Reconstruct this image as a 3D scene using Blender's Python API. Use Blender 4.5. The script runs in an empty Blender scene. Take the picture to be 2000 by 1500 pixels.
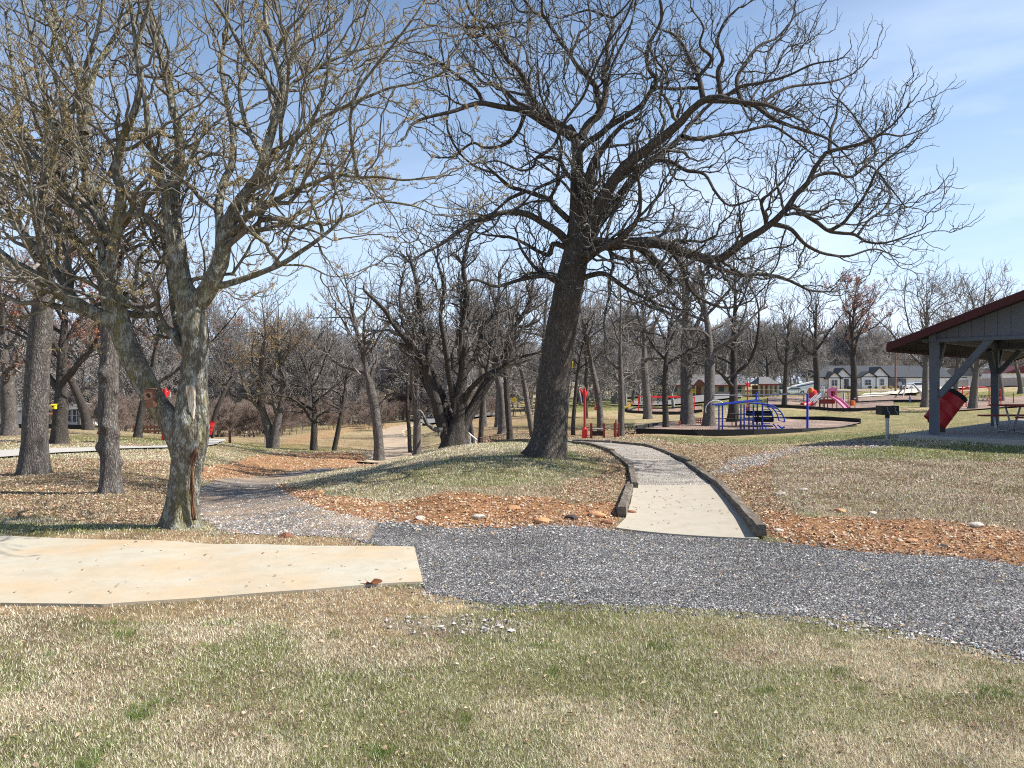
import bpy, math, random
import numpy as np
from mathutils import Vector, Matrix, Euler
PI = math.pi
F = 1500.0; EYE = 1.6
S = bpy.context.scene
COL = S.collection
RNG = np.random.default_rng(7)

# ------------------------------------------------------------------ noise
def _hash(ix, iy, seed):
    n = (ix.astype(np.int64) * 374761393 + iy.astype(np.int64) * 668265263 + seed * 1442695041) & 0x7fffffff
    n = ((n ^ (n >> 13)) * 1274126177) & 0x7fffffff
    return ((n ^ (n >> 16)) & 0xffff) / 65535.0
def vnoise(x, y, seed=0):
    x = np.asarray(x, float); y = np.asarray(y, float)
    ix = np.floor(x); iy = np.floor(y); fx = x - ix; fy = y - iy
    fx = fx * fx * (3 - 2 * fx); fy = fy * fy * (3 - 2 * fy)
    a = _hash(ix, iy, seed); b = _hash(ix + 1, iy, seed); c = _hash(ix, iy + 1, seed); d = _hash(ix + 1, iy + 1, seed)
    return (a * (1 - fx) + b * fx) * (1 - fy) + (c * (1 - fx) + d * fx) * fy
def fbm(x, y, octs=3, seed=0):
    s = 0; a = 0.5; t = 0
    for i in range(octs):
        s = s + a * vnoise(np.asarray(x) * 2 ** i, np.asarray(y) * 2 ** i, seed + i * 17); t += a; a *= 0.5
    return s / t

# ------------------------------------------------------------------ lie of the land: spot heights (sight line u, v at distance D)
CP = [(-300,1050,7.9),(0,1185,5.5),(0,1050,8),(400,1068,7.55),(825,1140,6.15),(808,1072,7.45),(400,1172,5.7),
(1000,1182,5.56),(1200,1183,5.54),(1600,1208,5.24),(2000,1290,4.45),(1500,1300,4.36),(500,1300,4.36),(1000,1500,3.2),(1800,1480,3.29),(200,1480,3.29),
(355,1033,8.5),(480,1048,8.05),(640,1035,8.4),(660,1003,9.3),(720,1018,8.95),(900,1030,8.57),(1000,1032,8.5),(1210,1035,8.45),
(880,960,10.1),(1000,970,9.9),(1100,975,9.8),(760,985,10.4),(880,930,11.8),(1000,930,11.8),(1150,935,12.2),
(1070,890,14.5),(1040,872,18),(900,878,17.5),(820,890,17.5),(740,905,17.8),(640,925,17.2),(560,950,14.8),
(700,908,24.5),(560,936,18.5),(450,945,16),(400,1000,11.5),(500,1010,10.2),
(215,965,12),(65,926,14.6),(150,960,12.5),(0,985,11),(0,950,13),(0,890,20),(200,880,23),(430,868,28),(120,866,26),(20,849,30),
(500,925,20.5),(500,897,23.5),(400,905,20),(600,912,23),(600,893,27),(720,886,29),(535,876,33),(612,878,34),(650,879,34),
(740,905,27),(815,890,29),(760,880,38),(750,840,58),(860,820,72),(600,852,50),(700,832,66),(300,856,33),(250,845,45),(100,838,48),(0,838,50),
(0,832,90),(140,830,90),(300,838,75),(500,832,85),(400,850,60),
(885,871,21.5),(950,868,27),(1000,850,34),(985,830,48),(1020,816,66),(900,832,52),(960,812,85),(1060,800,90),
(1140,856,33),(1213,851,34),(1163,801,85),(1180,788,112),(1120,860,24),
(1240,885,18),(1300,950,12),(1232,950,12),(1500,1052,7.95),(1400,945,12.2),(1400,900,16),(1300,873,20.5),
(1560,1062,7.7),(1700,1073,7.4),(2000,1108,6.7),(1560,1012,8.6),(1800,1020,8.2),(2000,1040,7.8),(1650,950,11),(1900,950,11),(1650,900,14.8),(1900,895,15.5),
(1732,861,21),(1760,860,19.8),(2000,868,18.3),(1840,850,21.5),(1950,842,24.6),(1600,858,25),(1500,866,23.5),(1400,866,24),
(1240,848,36),(1400,851,36),(1577,843,38),(1680,834,42),(1850,832,36),(2000,826,36),(1431,831,44),(1343,833,42),
(1460,804,60),(1250,812,80),(1340,806,90),(1300,786,120),(1600,812,62),(1625,799,85),(1776,787,90),(1800,810,60),(1900,797,80),(2000,797,70),
(1365,771,125),(1530,774,120),(1650,764,150),(1700,759,172),(1870,757,172),(1800,768,130),(2000,766,110),(1960,756,140),(1550,785,92),(1200,772,170),(900,800,150),(500,815,150),(100,812,150)]
_P = [(math.atan2((u - 1000) / F, 1.0), math.log(D * math.hypot(1, (u - 1000) / F)), EYE - (v - 750) / F * D) for u, v, D in CP]
for th in (-3.0, -2.2, -1.6, -1.1, 1.1, 1.6, 2.2, 3.0):
    for r in (2.0, 6.0, 12.0, 30.0, 80.0):
        _P.append((th, math.log(r), 0.0 if r < 15 else (-0.9 if th < 0 else 0.1) * min(1, r / 40)))
for th in (-.5, -.25, 0, .25, .5):
    _P.append((th, math.log(2.0), 0.0)); _P.append((th, math.log(3.2), 0.0))
    _P.append((th, math.log(420), 1.5)); 
_P = np.array(_P); _A = np.stack([_P[:, 0] * 3.2, _P[:, 1]], 1)
def _phi(d2): return 0.5 * d2 * np.log(d2 + 1e-9)
def _fit():
    n = len(_A); d2 = ((_A[:, None] - _A[None]) ** 2).sum(-1)
    K = _phi(d2) + np.eye(n) * 0.0022
    Pm = np.concatenate([np.ones((n, 1)), _A], 1)
    M = np.zeros((n + 3, n + 3)); M[:n, :n] = K; M[:n, n:] = Pm; M[n:, :n] = Pm.T
    return np.linalg.solve(M, np.concatenate([_P[:, 2], np.zeros(3)]))
_W = _fit()
_NT, _NR = 900, 700
_TH = np.linspace(-PI, PI, _NT); _LR = np.linspace(math.log(1.5), math.log(500), _NR)
def _table():
    a = np.stack([g.ravel() for g in np.meshgrid(_TH * 3.2, _LR, indexing='ij')], 1); out = np.empty(len(a))
    for i in range(0, len(a), 30000):
        b = a[i:i + 30000]; d2 = (b ** 2).sum(1)[:, None] + (_A ** 2).sum(1)[None] - 2 * b @ _A.T
        out[i:i + 30000] = _phi(np.maximum(d2, 0)) @ _W[:-3] + _W[-3] + b @ _W[-2:]
    return out.reshape(_NT, _NR)
_TB = _table()
def H(x, y):
    x = np.atleast_1d(np.asarray(x, float)); y = np.atleast_1d(np.asarray(y, float))
    th = np.arctan2(x, y); r = np.hypot(x, y); lr = np.log(np.clip(r, 1.51, 499))
    a = (th + PI) / (2 * PI) * (_NT - 1); b = (lr - _LR[0]) / (_LR[-1] - _LR[0]) * (_NR - 1)
    i = np.clip(a.astype(int), 0, _NT - 2); j = np.clip(b.astype(int), 0, _NR - 2); a = a - i; b = b - j
    out = _TB[i, j] * (1 - a) * (1 - b) + _TB[i + 1, j] * a * (1 - b) + _TB[i, j + 1] * (1 - a) * b + _TB[i + 1, j + 1] * a * b
    bb = np.clip((np.abs(th) - 1.0) / 0.8, 0, 1); out = out * (1 - bb)
    amp = np.clip(r / 8, 0.5, 5) * 0.011
    out += (fbm(x / 1.7 + 31, y / 1.7, 2, 3) - .5) * 2 * np.minimum(amp, .03)
    out += (fbm(x / 9 + 5, y / 9, 2, 9) - .5) * np.clip((r - 15) / 60, 0, 1) * 0.5
    return out
def h1(x, y): return float(H([x], [y])[0])
_DS = np.exp(np.linspace(math.log(2.4), math.log(260), 900))
def gp(u, v, dmin=0, dmax=1e9):
    """where the sight line (u, v) meets the ground"""
    ds = _DS[(_DS >= dmin) & (_DS <= dmax)]
    z = EYE - (v - 750) / F * ds; g = H((u - 1000) / F * ds, ds)
    k = np.nonzero(z <= g)[0]
    d = ds[int(np.argmin(np.abs(z - g)))] if len(k) == 0 else ds[k[0]]
    if len(k) and k[0] > 0:
        a, b = k[0] - 1, k[0]; fa, fb = z[a] - g[a], z[b] - g[b]; d = ds[a] + (ds[b] - ds[a]) * fa / (fa - fb + 1e-12)
    x = (u - 1000) / F * d
    return Vector((x, d, h1(x, d)))
def on(u, D):
    x = (u - 1000) / F * D; return Vector((x, D, h1(x, D)))
def at(u, v, D): return Vector(((u - 1000) / F * D, D, EYE - (v - 750) / F * D))
def proj(x, y, z):
    yy = np.maximum(y, .05); return 1000 + F * x / yy, 750 + F * (EYE - z) / yy

# ------------------------------------------------------------------ objects
def link(o, parent=None):
    COL.objects.link(o)
    if parent: o.parent = parent
    return o
def tag(o, label=None, cat=None, group=None, kind=None):
    if label: o['label'] = label
    if cat: o['category'] = cat
    if group: o['group'] = group
    if kind: o['kind'] = kind
    return o
def empty(name, loc, label, cat, group=None, rz=0.0, rot=None):
    o = bpy.data.objects.new(name, None); o.empty_display_size = .2
    o.location = loc; o.rotation_euler = rot if rot else (0, 0, rz); link(o); return tag(o, label, cat, group)
def mesh_np(name, V, faces_flat, loop_tot, mat, parent=None, smooth=False, col=None, mats=None, midx=None):
    me = bpy.data.meshes.new(name)
    V = np.ascontiguousarray(V, np.float32); n = len(V)
    me.vertices.add(n); me.vertices.foreach_set('co', V.ravel())
    me.loops.add(len(faces_flat)); me.loops.foreach_set('vertex_index', np.ascontiguousarray(faces_flat, np.int32))
    nf = len(loop_tot); me.polygons.add(nf)
    st = np.zeros(nf, np.int32); st[1:] = np.cumsum(loop_tot)[:-1]
    me.polygons.foreach_set('loop_start', st); me.polygons.foreach_set('loop_total', np.ascontiguousarray(loop_tot, np.int32))
    me.polygons.foreach_set('use_smooth', np.full(nf, bool(smooth)))
    for m in (mats or [mat]): me.materials.append(m)
    if midx is not None: me.polygons.foreach_set('material_index', np.ascontiguousarray(midx, np.int32))
    if col is not None:
        a = me.color_attributes.new('Col', 'FLOAT_COLOR', 'POINT')
        c = np.ones((n, 4), np.float32); c[:, :3] = col; a.data.foreach_set('color', c.ravel())
    me.update(calc_edges=True)
    return link(bpy.data.objects.new(name, me), parent)
class MB:
    """collects simple solids, builds them as one mesh"""
    def __init__(s): s.V = []; s.Fc = []; s.n = 0
    def add(s, V, Fc):
        s.V += [tuple(v) for v in V]; s.Fc += [tuple(i + s.n for i in f) for f in Fc]; s.n += len(V); return s
    def box(s, c, d, rot=None, bev=0.0):
        x, y, z = d[0] / 2, d[1] / 2, d[2] / 2
        if bev <= 0:
            V = [(-x,-y,-z),(x,-y,-z),(x,y,-z),(-x,y,-z),(-x,-y,z),(x,-y,z),(x,y,z),(-x,y,z)]
            Fc = [(0,3,2,1),(4,5,6,7),(0,1,5,4),(1,2,6,5),(2,3,7,6),(3,0,4,7)]
        else:
            b = min(bev, x * .45, y * .45, z * .45)
            bm = __import__('bmesh').new(); __import__('bmesh').ops.create_cube(bm, size=1)
            for v in bm.verts: v.co = Vector((v.co.x * 2 * x, v.co.y * 2 * y, v.co.z * 2 * z))
            __import__('bmesh').ops.bevel(bm, geom=bm.edges[:], offset=b, segments=1, affect='EDGES')
            bm.verts.ensure_lookup_table(); V = [tuple(v.co) for v in bm.verts]; Fc = [tuple(v.index for v in f.verts) for f in bm.faces]; bm.free()
        if rot is not None:
            R = rot if isinstance(rot, Matrix) else Euler(rot).to_matrix(); V = [R @ Vector(v) for v in V]
        return s.add([(v[0] + c[0], v[1] + c[1], v[2] + c[2]) for v in V], Fc)
    def bar(s, a, b, w, h=None, bev=0.0):
        a = Vector(a); b = Vector(b); d = b - a; q = d.to_track_quat('Y', 'Z').to_matrix()
        return s.box((a + b) / 2, (w, d.length, h or w), q, bev)
    def tube(s, pts, r, k=8, cap=True):
        pts = [Vector(p) for p in pts]; rs = r if isinstance(r, (list, tuple)) else [r] * len(pts)
        V = []; Fc = []
        t0 = (pts[1] - pts[0]).normalized(); up = Vector((0, 0, 1)) if abs(t0.z) < .9 else Vector((1, 0, 0))
        nrm = t0.cross(up).normalized()
        for i, p in enumerate(pts):
            t = (pts[min(i + 1, len(pts) - 1)] - pts[max(i - 1, 0)]).normalized()
            nrm = (nrm - t * nrm.dot(t)).normalized(); bi = t.cross(nrm)
            for j in range(k):
                a = 2 * PI * j / k; V.append(p + (nrm * math.cos(a) + bi * math.sin(a)) * rs[i])
        for i in range(len(pts) - 1):
            for j in range(k):
                Fc.append((i * k + j, i * k + (j + 1) % k, (i + 1) * k + (j + 1) % k, (i + 1) * k + j))
        if cap: Fc.append(tuple(range(k))[::-1]); Fc.append(tuple((len(pts) - 1) * k + j for j in range(k)))
        return s.add(V, Fc)
    def prism(s, poly, axis, a, b):
        """polygon in the plane across `axis`, extruded a..b"""
        n = len(poly); V = []
        for q in (a, b):
            for p in poly: V.append({'y': (p[0], q, p[1]), 'x': (q, p[0], p[1]), 'z': (p[0], p[1], q)}[axis])
        Fc = [tuple(range(n)), tuple(range(2 * n - 1, n - 1, -1))] + [(i, i + n, (i + 1) % n + n, (i + 1) % n) for i in range(n)]
        return s.add(V, Fc)
    def lathe(s, prof, k=20, mat=None):
        V = []; Fc = []; n = len(prof)
        for r, z in prof:
            for j in range(k):
                a = 2 * PI * j / k; v = Vector((r * math.cos(a), r * math.sin(a), z)); V.append(mat @ v if mat else v)
        for i in range(n - 1):
            for j in range(k): Fc.append((i * k + j, i * k + (j + 1) % k, (i + 1) * k + (j + 1) % k, (i + 1) * k + j))
        return s.add(V, Fc)
    def build(s, name, mat, parent=None, smooth=False, loc=None):
        V = np.array(s.V, float); tot = [len(f) for f in s.Fc]; flat = [i for f in s.Fc for i in f]
        o = mesh_np(name, V, flat, tot, mat, parent)
        bm = __import__('bmesh').new(); bm.from_mesh(o.data); __import__('bmesh').ops.recalc_face_normals(bm, faces=bm.faces[:]); bm.to_mesh(o.data); bm.free()
        if smooth:
            o.data.shade_smooth(); 
            try: o.data.set_sharp_from_angle(angle=math.radians(40))
            except Exception: pass
        if loc is not None: o.location = loc
        return o

# ------------------------------------------------------------------ materials
def mat(name, base=(.5, .5, .5), rough=.7, metal=0.0, spec=.3):
    m = bpy.data.materials.new(name); m.use_nodes = True; nt = m.node_tree; b = nt.nodes['Principled BSDF']
    b.inputs['Base Color'].default_value = (*base, 1); b.inputs['Roughness'].default_value = rough; b.inputs['Metallic'].default_value = metal
    b.inputs['Specular IOR Level'].default_value = spec
    return m, nt, b
def N(nt, t, **k):
    n = nt.nodes.new(t)
    for a, v in k.items():
        if a.startswith('i_'):
            key = a[2:].replace('_', ' '); n.inputs[key].default_value = v
        else: setattr(n, a, v)
    return n
def ramp(nt, fac, stops):
    r = nt.nodes.new('ShaderNodeValToRGB'); e = r.color_ramp.elements
    while len(e) > 2: e.remove(e[-1])
    for i, (p, c) in enumerate(stops):
        if i >= 2: e.new(p)
        e[i].position = p; e[i].color = (*c, 1) if len(c) == 3 else c
    nt.links.new(fac, r.inputs[0]); return r.outputs[0]
def coords(nt, sc=(1, 1, 1), kind='Object'):
    tc = nt.nodes.new('ShaderNodeTexCoord'); mp = nt.nodes.new('ShaderNodeMapping'); mp.inputs['Scale'].default_value = sc
    nt.links.new(tc.outputs[kind], mp.inputs[0]); return mp.outputs[0]
def noise(nt, vec, scale, detail=3, rough=.55):
    n = N(nt, 'ShaderNodeTexNoise', i_Scale=scale, i_Detail=detail, i_Roughness=rough)
    if vec is not None: nt.links.new(vec, n.inputs['Vector'])
    return n.outputs['Fac']
def mix(nt, fac, a, b, mode='MIX'):
    m = nt.nodes.new('ShaderNodeMix'); m.data_type = 'RGBA'; m.blend_type = mode
    for s, v in ((m.inputs[0], fac), (m.inputs[6], a), (m.inputs[7], b)):
        if isinstance(v, (int, float)): s.default_value = v
        elif isinstance(v, tuple): s.default_value = (*v, 1)
        else: nt.links.new(v, s)
    return m.outputs[2]
def bump(nt, b, h, strength, dist):
    n = N(nt, 'ShaderNodeBump', i_Strength=strength, i_Distance=dist); nt.links.new(h, n.inputs['Height']); nt.links.new(n.outputs[0], b.inputs['Normal'])
def painted(name, c, rough=.45, metal=0.0, wear=.25, scale=6, spec=.4):
    m, nt, b = mat(name, c, rough, metal, spec); v = coords(nt)
    f = noise(nt, v, scale, 5, .65)
    nt.links.new(mix(nt, ramp(nt, f, [(.35, (0, 0, 0)), (.75, (1, 1, 1))]), c, tuple(x * (1 - wear) + .06 * wear for x in c)), b.inputs['Base Color'])
    bump(nt, b, noise(nt, v, scale * 9, 3), .12, .01); return m
def bark(name, dark, light, lichen, amount, sc=1.0, moss=None, ridge=1.0):
    m, nt, b = mat(name, light, .92, 0, .15)
    v = coords(nt, (1, 1, .22)); v2 = coords(nt, (1, 1, .7))
    wv = nt.nodes.new('ShaderNodeVectorMath'); wv.operation = 'MULTIPLY_ADD'
    nn = N(nt, 'ShaderNodeTexNoise', i_Scale=16 * sc, i_Detail=4.0); nt.links.new(v, nn.inputs['Vector'])
    nt.links.new(nn.outputs['Color'], wv.inputs[0]); wv.inputs[1].default_value = (.08, .08, .08); nt.links.new(v, wv.inputs[2])
    vo = N(nt, 'ShaderNodeTexVoronoi', feature='DISTANCE_TO_EDGE', i_Scale=44 * sc); nt.links.new(wv.outputs[0], vo.inputs['Vector'])
    crack = ramp(nt, vo.outputs['Distance'], [(.0, (0, 0, 0)), (.30, (1, 1, 1))])
    g = noise(nt, v2, 7 * sc, 6, .7)
    c = mix(nt, crack, dark, light)
    c = mix(nt, ramp(nt, noise(nt, v, 70 * sc, 5, .75), [(.35, (0, 0, 0)), (.65, (1, 1, 1))]), tuple(x * .55 for x in light), c)
    c = mix(nt, ramp(nt, g, [(.3, (.55, .55, .55)), (.6, (0, 0, 0))]), c, dark)
    lf = ramp(nt, noise(nt, v2, 13 * sc, 7, .75), [(.62 - amount * .3, (0, 0, 0)), (.70 - amount * .3, (.85, .85, .85))])
    c = mix(nt, lf, c, mix(nt, noise(nt, v2, 60 * sc, 4, .7), tuple(x * 1.25 for x in lichen), tuple(x * .4 for x in lichen)))
    if moss:
        mf = ramp(nt, noise(nt, coords(nt, (1.2, 1.2, .35)), 2.6 * sc, 7, .7), [(.50, (0, 0, 0)), (.64, (.62, .62, .62))])
        c = mix(nt, mf, c, mix(nt, noise(nt, v2, 50 * sc, 4, .7), tuple(x * 1.2 for x in moss), tuple(x * .5 for x in moss)))
    nt.links.new(c, b.inputs['Base Color'])
    hh = nt.nodes.new('ShaderNodeMath'); hh.operation = 'MULTIPLY_ADD'; nt.links.new(crack, hh.inputs[0]); hh.inputs[1].default_value = .7; nt.links.new(g, hh.inputs[2])
    bump(nt, b, hh.outputs[0], .9, .022 * ridge); return m
def attr_mat(name, rough=.85, spec=.2, scale=None, trans=0.0):
    m, nt, b = mat(name, (.5, .5, .5), rough, 0, spec)
    a = N(nt, 'ShaderNodeAttribute', attribute_name='Col'); nt.links.new(a.outputs['Color'], b.inputs['Base Color'])
    if scale:
        v = coords(nt); c = mix(nt, noise(nt, v, scale, 4, .7), tuple([.55] * 3), tuple([1.4] * 3))
        nt.links.new(mix(nt, 1.0, a.outputs['Color'], c, 'MULTIPLY'), b.inputs['Base Color'])
    if trans:
        t = N(nt, 'ShaderNodeBsdfTranslucent'); nt.links.new(a.outputs['Color'], t.inputs[0]); ms = N(nt, 'ShaderNodeMixShader', i_Fac=trans)
        nt.links.new(b.outputs[0], ms.inputs[1]); nt.links.new(t.outputs[0], ms.inputs[2]); nt.links.new(ms.outputs[0], nt.nodes['Material Output'].inputs[0])
    return m
M = {}
M['bark_elm'] = bark('mossy_elm_bark', (.06, .05, .036), (.36, .325, .26), (.46, .48, .43), .42, 1.0, (.27, .23, .06))
M['bark_oak'] = bark('oak_bark', (.03, .026, .023), (.25, .215, .185), (.30, .31, .27), .12, 1.0, None, 1.3)
M['bark_grey'] = bark('grey_bark', (.045, .038, .034), (.31, .275, .25), (.36, .37, .34), .22, 1.0)
M['bark_dark'] = bark('dark_bark', (.035, .03, .028), (.15, .13, .115), (.26, .27, .24), .1, .8)
M['bark_limb'] = bark('oak_limb_bark', (.035, .03, .028), (.20, .18, .16), (.46, .46, .42), .48, 1.6)
def twigm(name, a, bb):
    m, nt, b = mat(name, a, .9, 0, .1); v = coords(nt)
    nt.links.new(mix(nt, ramp(nt, noise(nt, v, 3.5, 4, .6), [(.4, (0, 0, 0)), (.6, (1, 1, 1))]), a, bb), b.inputs['Base Color']); return m
M['twig_oak'] = twigm('oak_twigs', (.14, .115, .11), (.22, .20, .18))
M['twig_elm'] = twigm('elm_twigs', (.115, .10, .08), (.21, .19, .155))
M['twig_dark'] = twigm('dark_twigs', (.10, .09, .083), (.18, .165, .152))
M['twig_grey'] = twigm('grey_twigs', (.16, .145, .135), (.27, .245, .23))
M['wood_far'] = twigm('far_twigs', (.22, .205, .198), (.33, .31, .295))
M['leaf'] = attr_mat('small_leaves', .7, .2, None, .3)
M['blades'] = attr_mat('grass_blades', .8, .15, None, .25)
M['stones'] = attr_mat('loose_stones', .8, .25, 60)
M['litter'] = attr_mat('dry_leaves', .85, .15, 40)
M['blue'] = painted('blue_enamel', (.01, .045, .40), .4)
M['red'] = painted('red_enamel', (.62, .02, .02), .4)
M['redwood'] = painted('red_stained_wood', (.25, .045, .03), .7)
M['darkred'] = painted('dark_red_steel', (.30, .03, .025), .55)
M['pink'] = painted('pink_plastic', (.75, .22, .36), .4)
M['white'] = painted('white_paint', (.75, .75, .74), .5, wear=.12)
M['grey_paint'] = painted('slate_grey_paint', (.10, .122, .155), .6, wear=.3)
M['galv'] = painted('galvanised_steel', (.42, .43, .45), .42, .6, .2)
M['black'] = painted('black_steel', (.02, .02, .022), .5, .2)
M['blackrub'] = painted('black_rubber', (.012, .012, .013), .85, 0, .05)
M['yellow'] = painted('yellow_paint', (.75, .52, .02), .5)
M['orange'] = painted('orange_plastic', (.75, .20, .04), .5)
M['teal'] = painted('teal_paint', (.03, .35, .30), .5)
M['glass'] = painted('dark_window_glass', (.05, .07, .09), .12, 0, .1, 2, .6)
M['browned'] = painted('brown_stained_wood', (.22, .10, .06), .75)
M['tanwall'] = painted('tan_wall', (.50, .42, .30), .85)
M['greydoor'] = painted('grey_door', (.10, .105, .12), .6)
M['carwhite'] = painted('white_car_paint', (.78, .79, .80), .25, 0, .04)
M['cardark'] = painted('dark_car_paint', (.03, .035, .04), .25, 0, .05)
M['cargreen'] = painted('green_car_paint', (.03, .14, .11), .25, 0, .05)
M['skin'] = painted('skin', (.5, .3, .22), .6, 0, .05)
M['jeans'] = painted('blue_cloth', (.08, .10, .24), .9)
def siding(name, c, axis, scale):
    m, nt, b = mat(name, c, .65, 0, .3); v = coords(nt)
    w = N(nt, 'ShaderNodeTexWave', wave_type='BANDS', bands_direction=axis, wave_profile='SAW', i_Scale=scale); nt.links.new(v, w.inputs[0])
    e = ramp(nt, w.outputs['Fac'], [(.0, (0, 0, 0)), (.08, (1, 1, 1))])
    nt.links.new(mix(nt, e, tuple(x * .45 for x in c), mix(nt, noise(nt, v, 5, 5, .6), c, tuple(x * .8 for x in c))), b.inputs['Base Color'])
    bump(nt, b, e, .6, .01); return m
M['siding_grey'] = siding('grey_board_siding', (.13, .145, .18), 'X', 1.1)
M['siding_white'] = siding('white_board_siding', (.86, .87, .88), 'X', .55)
M['ribroof'] = siding('ribbed_red_roof', (.22, .025, .03), 'Y', 1.1)
M['fencewood'] = siding('weathered_fence_boards', (.36, .31, .28), 'X', 1.2)
def shingles(name, c):
    m, nt, b = mat(name, c, .95, 0, .1); v = coords(nt)
    br = N(nt, 'ShaderNodeTexBrick', i_Scale=1.6); br.inputs['Color1'].default_value = (*c, 1); br.inputs['Color2'].default_value = (*[x * 1.35 for x in c], 1)
    br.inputs['Mortar'].default_value = (*[x * .6 for x in c], 1); br.inputs['Mortar Size'].default_value = .01
    nt.links.new(v, br.inputs[0]); nt.links.new(mix(nt, noise(nt, v, 14, 4), br.outputs[0], tuple(x * .8 for x in c)), b.inputs['Base Color']); return m
M['shingle_dark'] = shingles('charcoal_shingles', (.075, .08, .09))
M['shingle_grey'] = shingles('grey_shingles', (.17, .165, .165))
def timber_mat():
    m, nt, b = mat('weathered_timber', (.2, .17, .13), .9, 0, .1); v = coords(nt, (9, .8, 9))
    f = noise(nt, v, 3, 6, .7); v2 = coords(nt)
    c = ramp(nt, f, [(.3, (.055, .046, .037)), (.55, (.18, .155, .128)), (.75, (.32, .29, .25))])
    nt.links.new(mix(nt, ramp(nt, noise(nt, v2, 4, 4), [(.5, (0, 0, 0)), (.66, (.7, .7, .7))]), c, (.12, .09, .06)), b.inputs['Base Color']); bump(nt, b, f, .9, .02); return m
M['timber'] = timber_mat()
def concrete(name, c, stain, sand=(.6, .4, .2), sfrom=.5, dots=.5):
    m, nt, b = mat(name, c, .9, 0, .2); v = coords(nt)
    k = mix(nt, ramp(nt, noise(nt, v, 1.1, 6, .6), [(sfrom, (0, 0, 0)), (sfrom + .25, (1, 1, 1))]), c, sand)
    k = mix(nt, ramp(nt, noise(nt, v, 5, 6, .7), [(.45, (0, 0, 0)), (.8, (1, 1, 1))]), k, stain)
    k = mix(nt, ramp(nt, noise(nt, v, 90, 3, .7), [(.3, (0, 0, 0)), (.75, (.5, .5, .5))]), k, tuple(x * .75 for x in c))
    vo = N(nt, 'ShaderNodeTexVoronoi', i_Scale=16); nt.links.new(v, vo.inputs['Vector'])
    d = ramp(nt, vo.outputs['Distance'], [(.05, (1, 1, 1)), (.11, (0, 0, 0))])
    g = ramp(nt, noise(nt, v, 3, 3), [(.5, (0, 0, 0)), (.6, (dots, dots, dots))])
    k = mix(nt, mix(nt, 1.0, d, g, 'MULTIPLY'), k, (.12, .08, .05))
    nt.links.new(k, b.inputs['Base Color']); bump(nt, b, noise(nt, v, 120, 3, .7), .25, .004); return m
M['slab'] = concrete('broom_concrete', (.44, .41, .33), (.36, .30, .215), (.47, .345, .21), .40)
M['ramp'] = concrete('old_concrete', (.40, .36, .29), (.32, .27, .21), (.42, .34, .25), .55, .9)
M['padc'] = concrete('grey_concrete', (.42, .40, .36), (.34, .31, .27), (.4, .33, .25), .6, .3)
def gravel_mat(name, cols, sc, dirt, dstart=.55, patch=.6):
    m, nt, b = mat(name, (.2, .2, .2), .85, 0, .25); v = coords(nt)
    vo = N(nt, 'ShaderNodeTexVoronoi', i_Scale=sc); nt.links.new(v, vo.inputs['Vector'])
    sp = N(nt, 'ShaderNodeSeparateColor'); nt.links.new(vo.outputs['Color'], sp.inputs[0])
    c = ramp(nt, sp.outputs[0], cols)
    e = ramp(nt, vo.outputs['Distance'], [(.25, (1, 1, 1)), (.75, (.25, .25, .25))])
    c = mix(nt, 1.0, c, e, 'MULTIPLY')
    c = mix(nt, ramp(nt, noise(nt, v, patch, 7, .65), [(dstart, (0, 0, 0)), (dstart + .16, (.9, .9, .9))]), c, mix(nt, noise(nt, v, 50, 4, .8), tuple(x * .6 for x in dirt), tuple(min(1, x * 1.3) for x in dirt)))
    c = mix(nt, 1.0, c, ramp(nt, noise(nt, coords(nt, (.5, 1.6, 1)), 1.3, 4, .6), [(.35, (.72, .70, .68)), (.65, (1.25, 1.22, 1.2))]), 'MULTIPLY')
    nt.links.new(c, b.inputs['Base Color'])
    n2 = nt.nodes.new('ShaderNodeMath'); n2.operation = 'SUBTRACT'; n2.inputs[0].default_value = 1; nt.links.new(vo.outputs['Distance'], n2.inputs[1])
    bump(nt, b, n2.outputs[0], 1.0, .018); return m
M['gravel'] = gravel_mat('grey_chip_gravel', [(.0, (.06, .06, .061)), (.45, (.17, .166, .168)), (.8, (.30, .294, .288)), (.97, (.56, .54, .51))], 62, (.26, .21, .16), .60)
M['gravel_pale'] = gravel_mat('pale_gravel', [(.0, (.17, .15, .135)), (.5, (.30, .27, .24)), (1., (.48, .44, .40))], 46, (.32, .24, .165), .44)
M['gravel_path'] = gravel_mat('path_gravel', [(.0, (.36, .33, .29)), (.5, (.49, .45, .40)), (1., (.64, .60, .53))], 46, (.28, .22, .16), .56, 1.6)
M['mulch'] = gravel_mat('wood_mulch', [(.0, (.20, .13, .10)), (.5, (.36, .26, .21)), (1., (.54, .42, .35))], 18, (.38, .27, .20), .5)
M['road'] = painted('road_surface', (.20, .19, .185), .9, 0, .2, 1)
M['track'] = concrete('earth_track', (.42, .33, .235), (.34, .25, .17), (.30, .20, .12), .5, .5)
M['driveway'] = painted('driveway_concrete', (.55, .50, .42), .9, 0, .15, 1)
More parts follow.
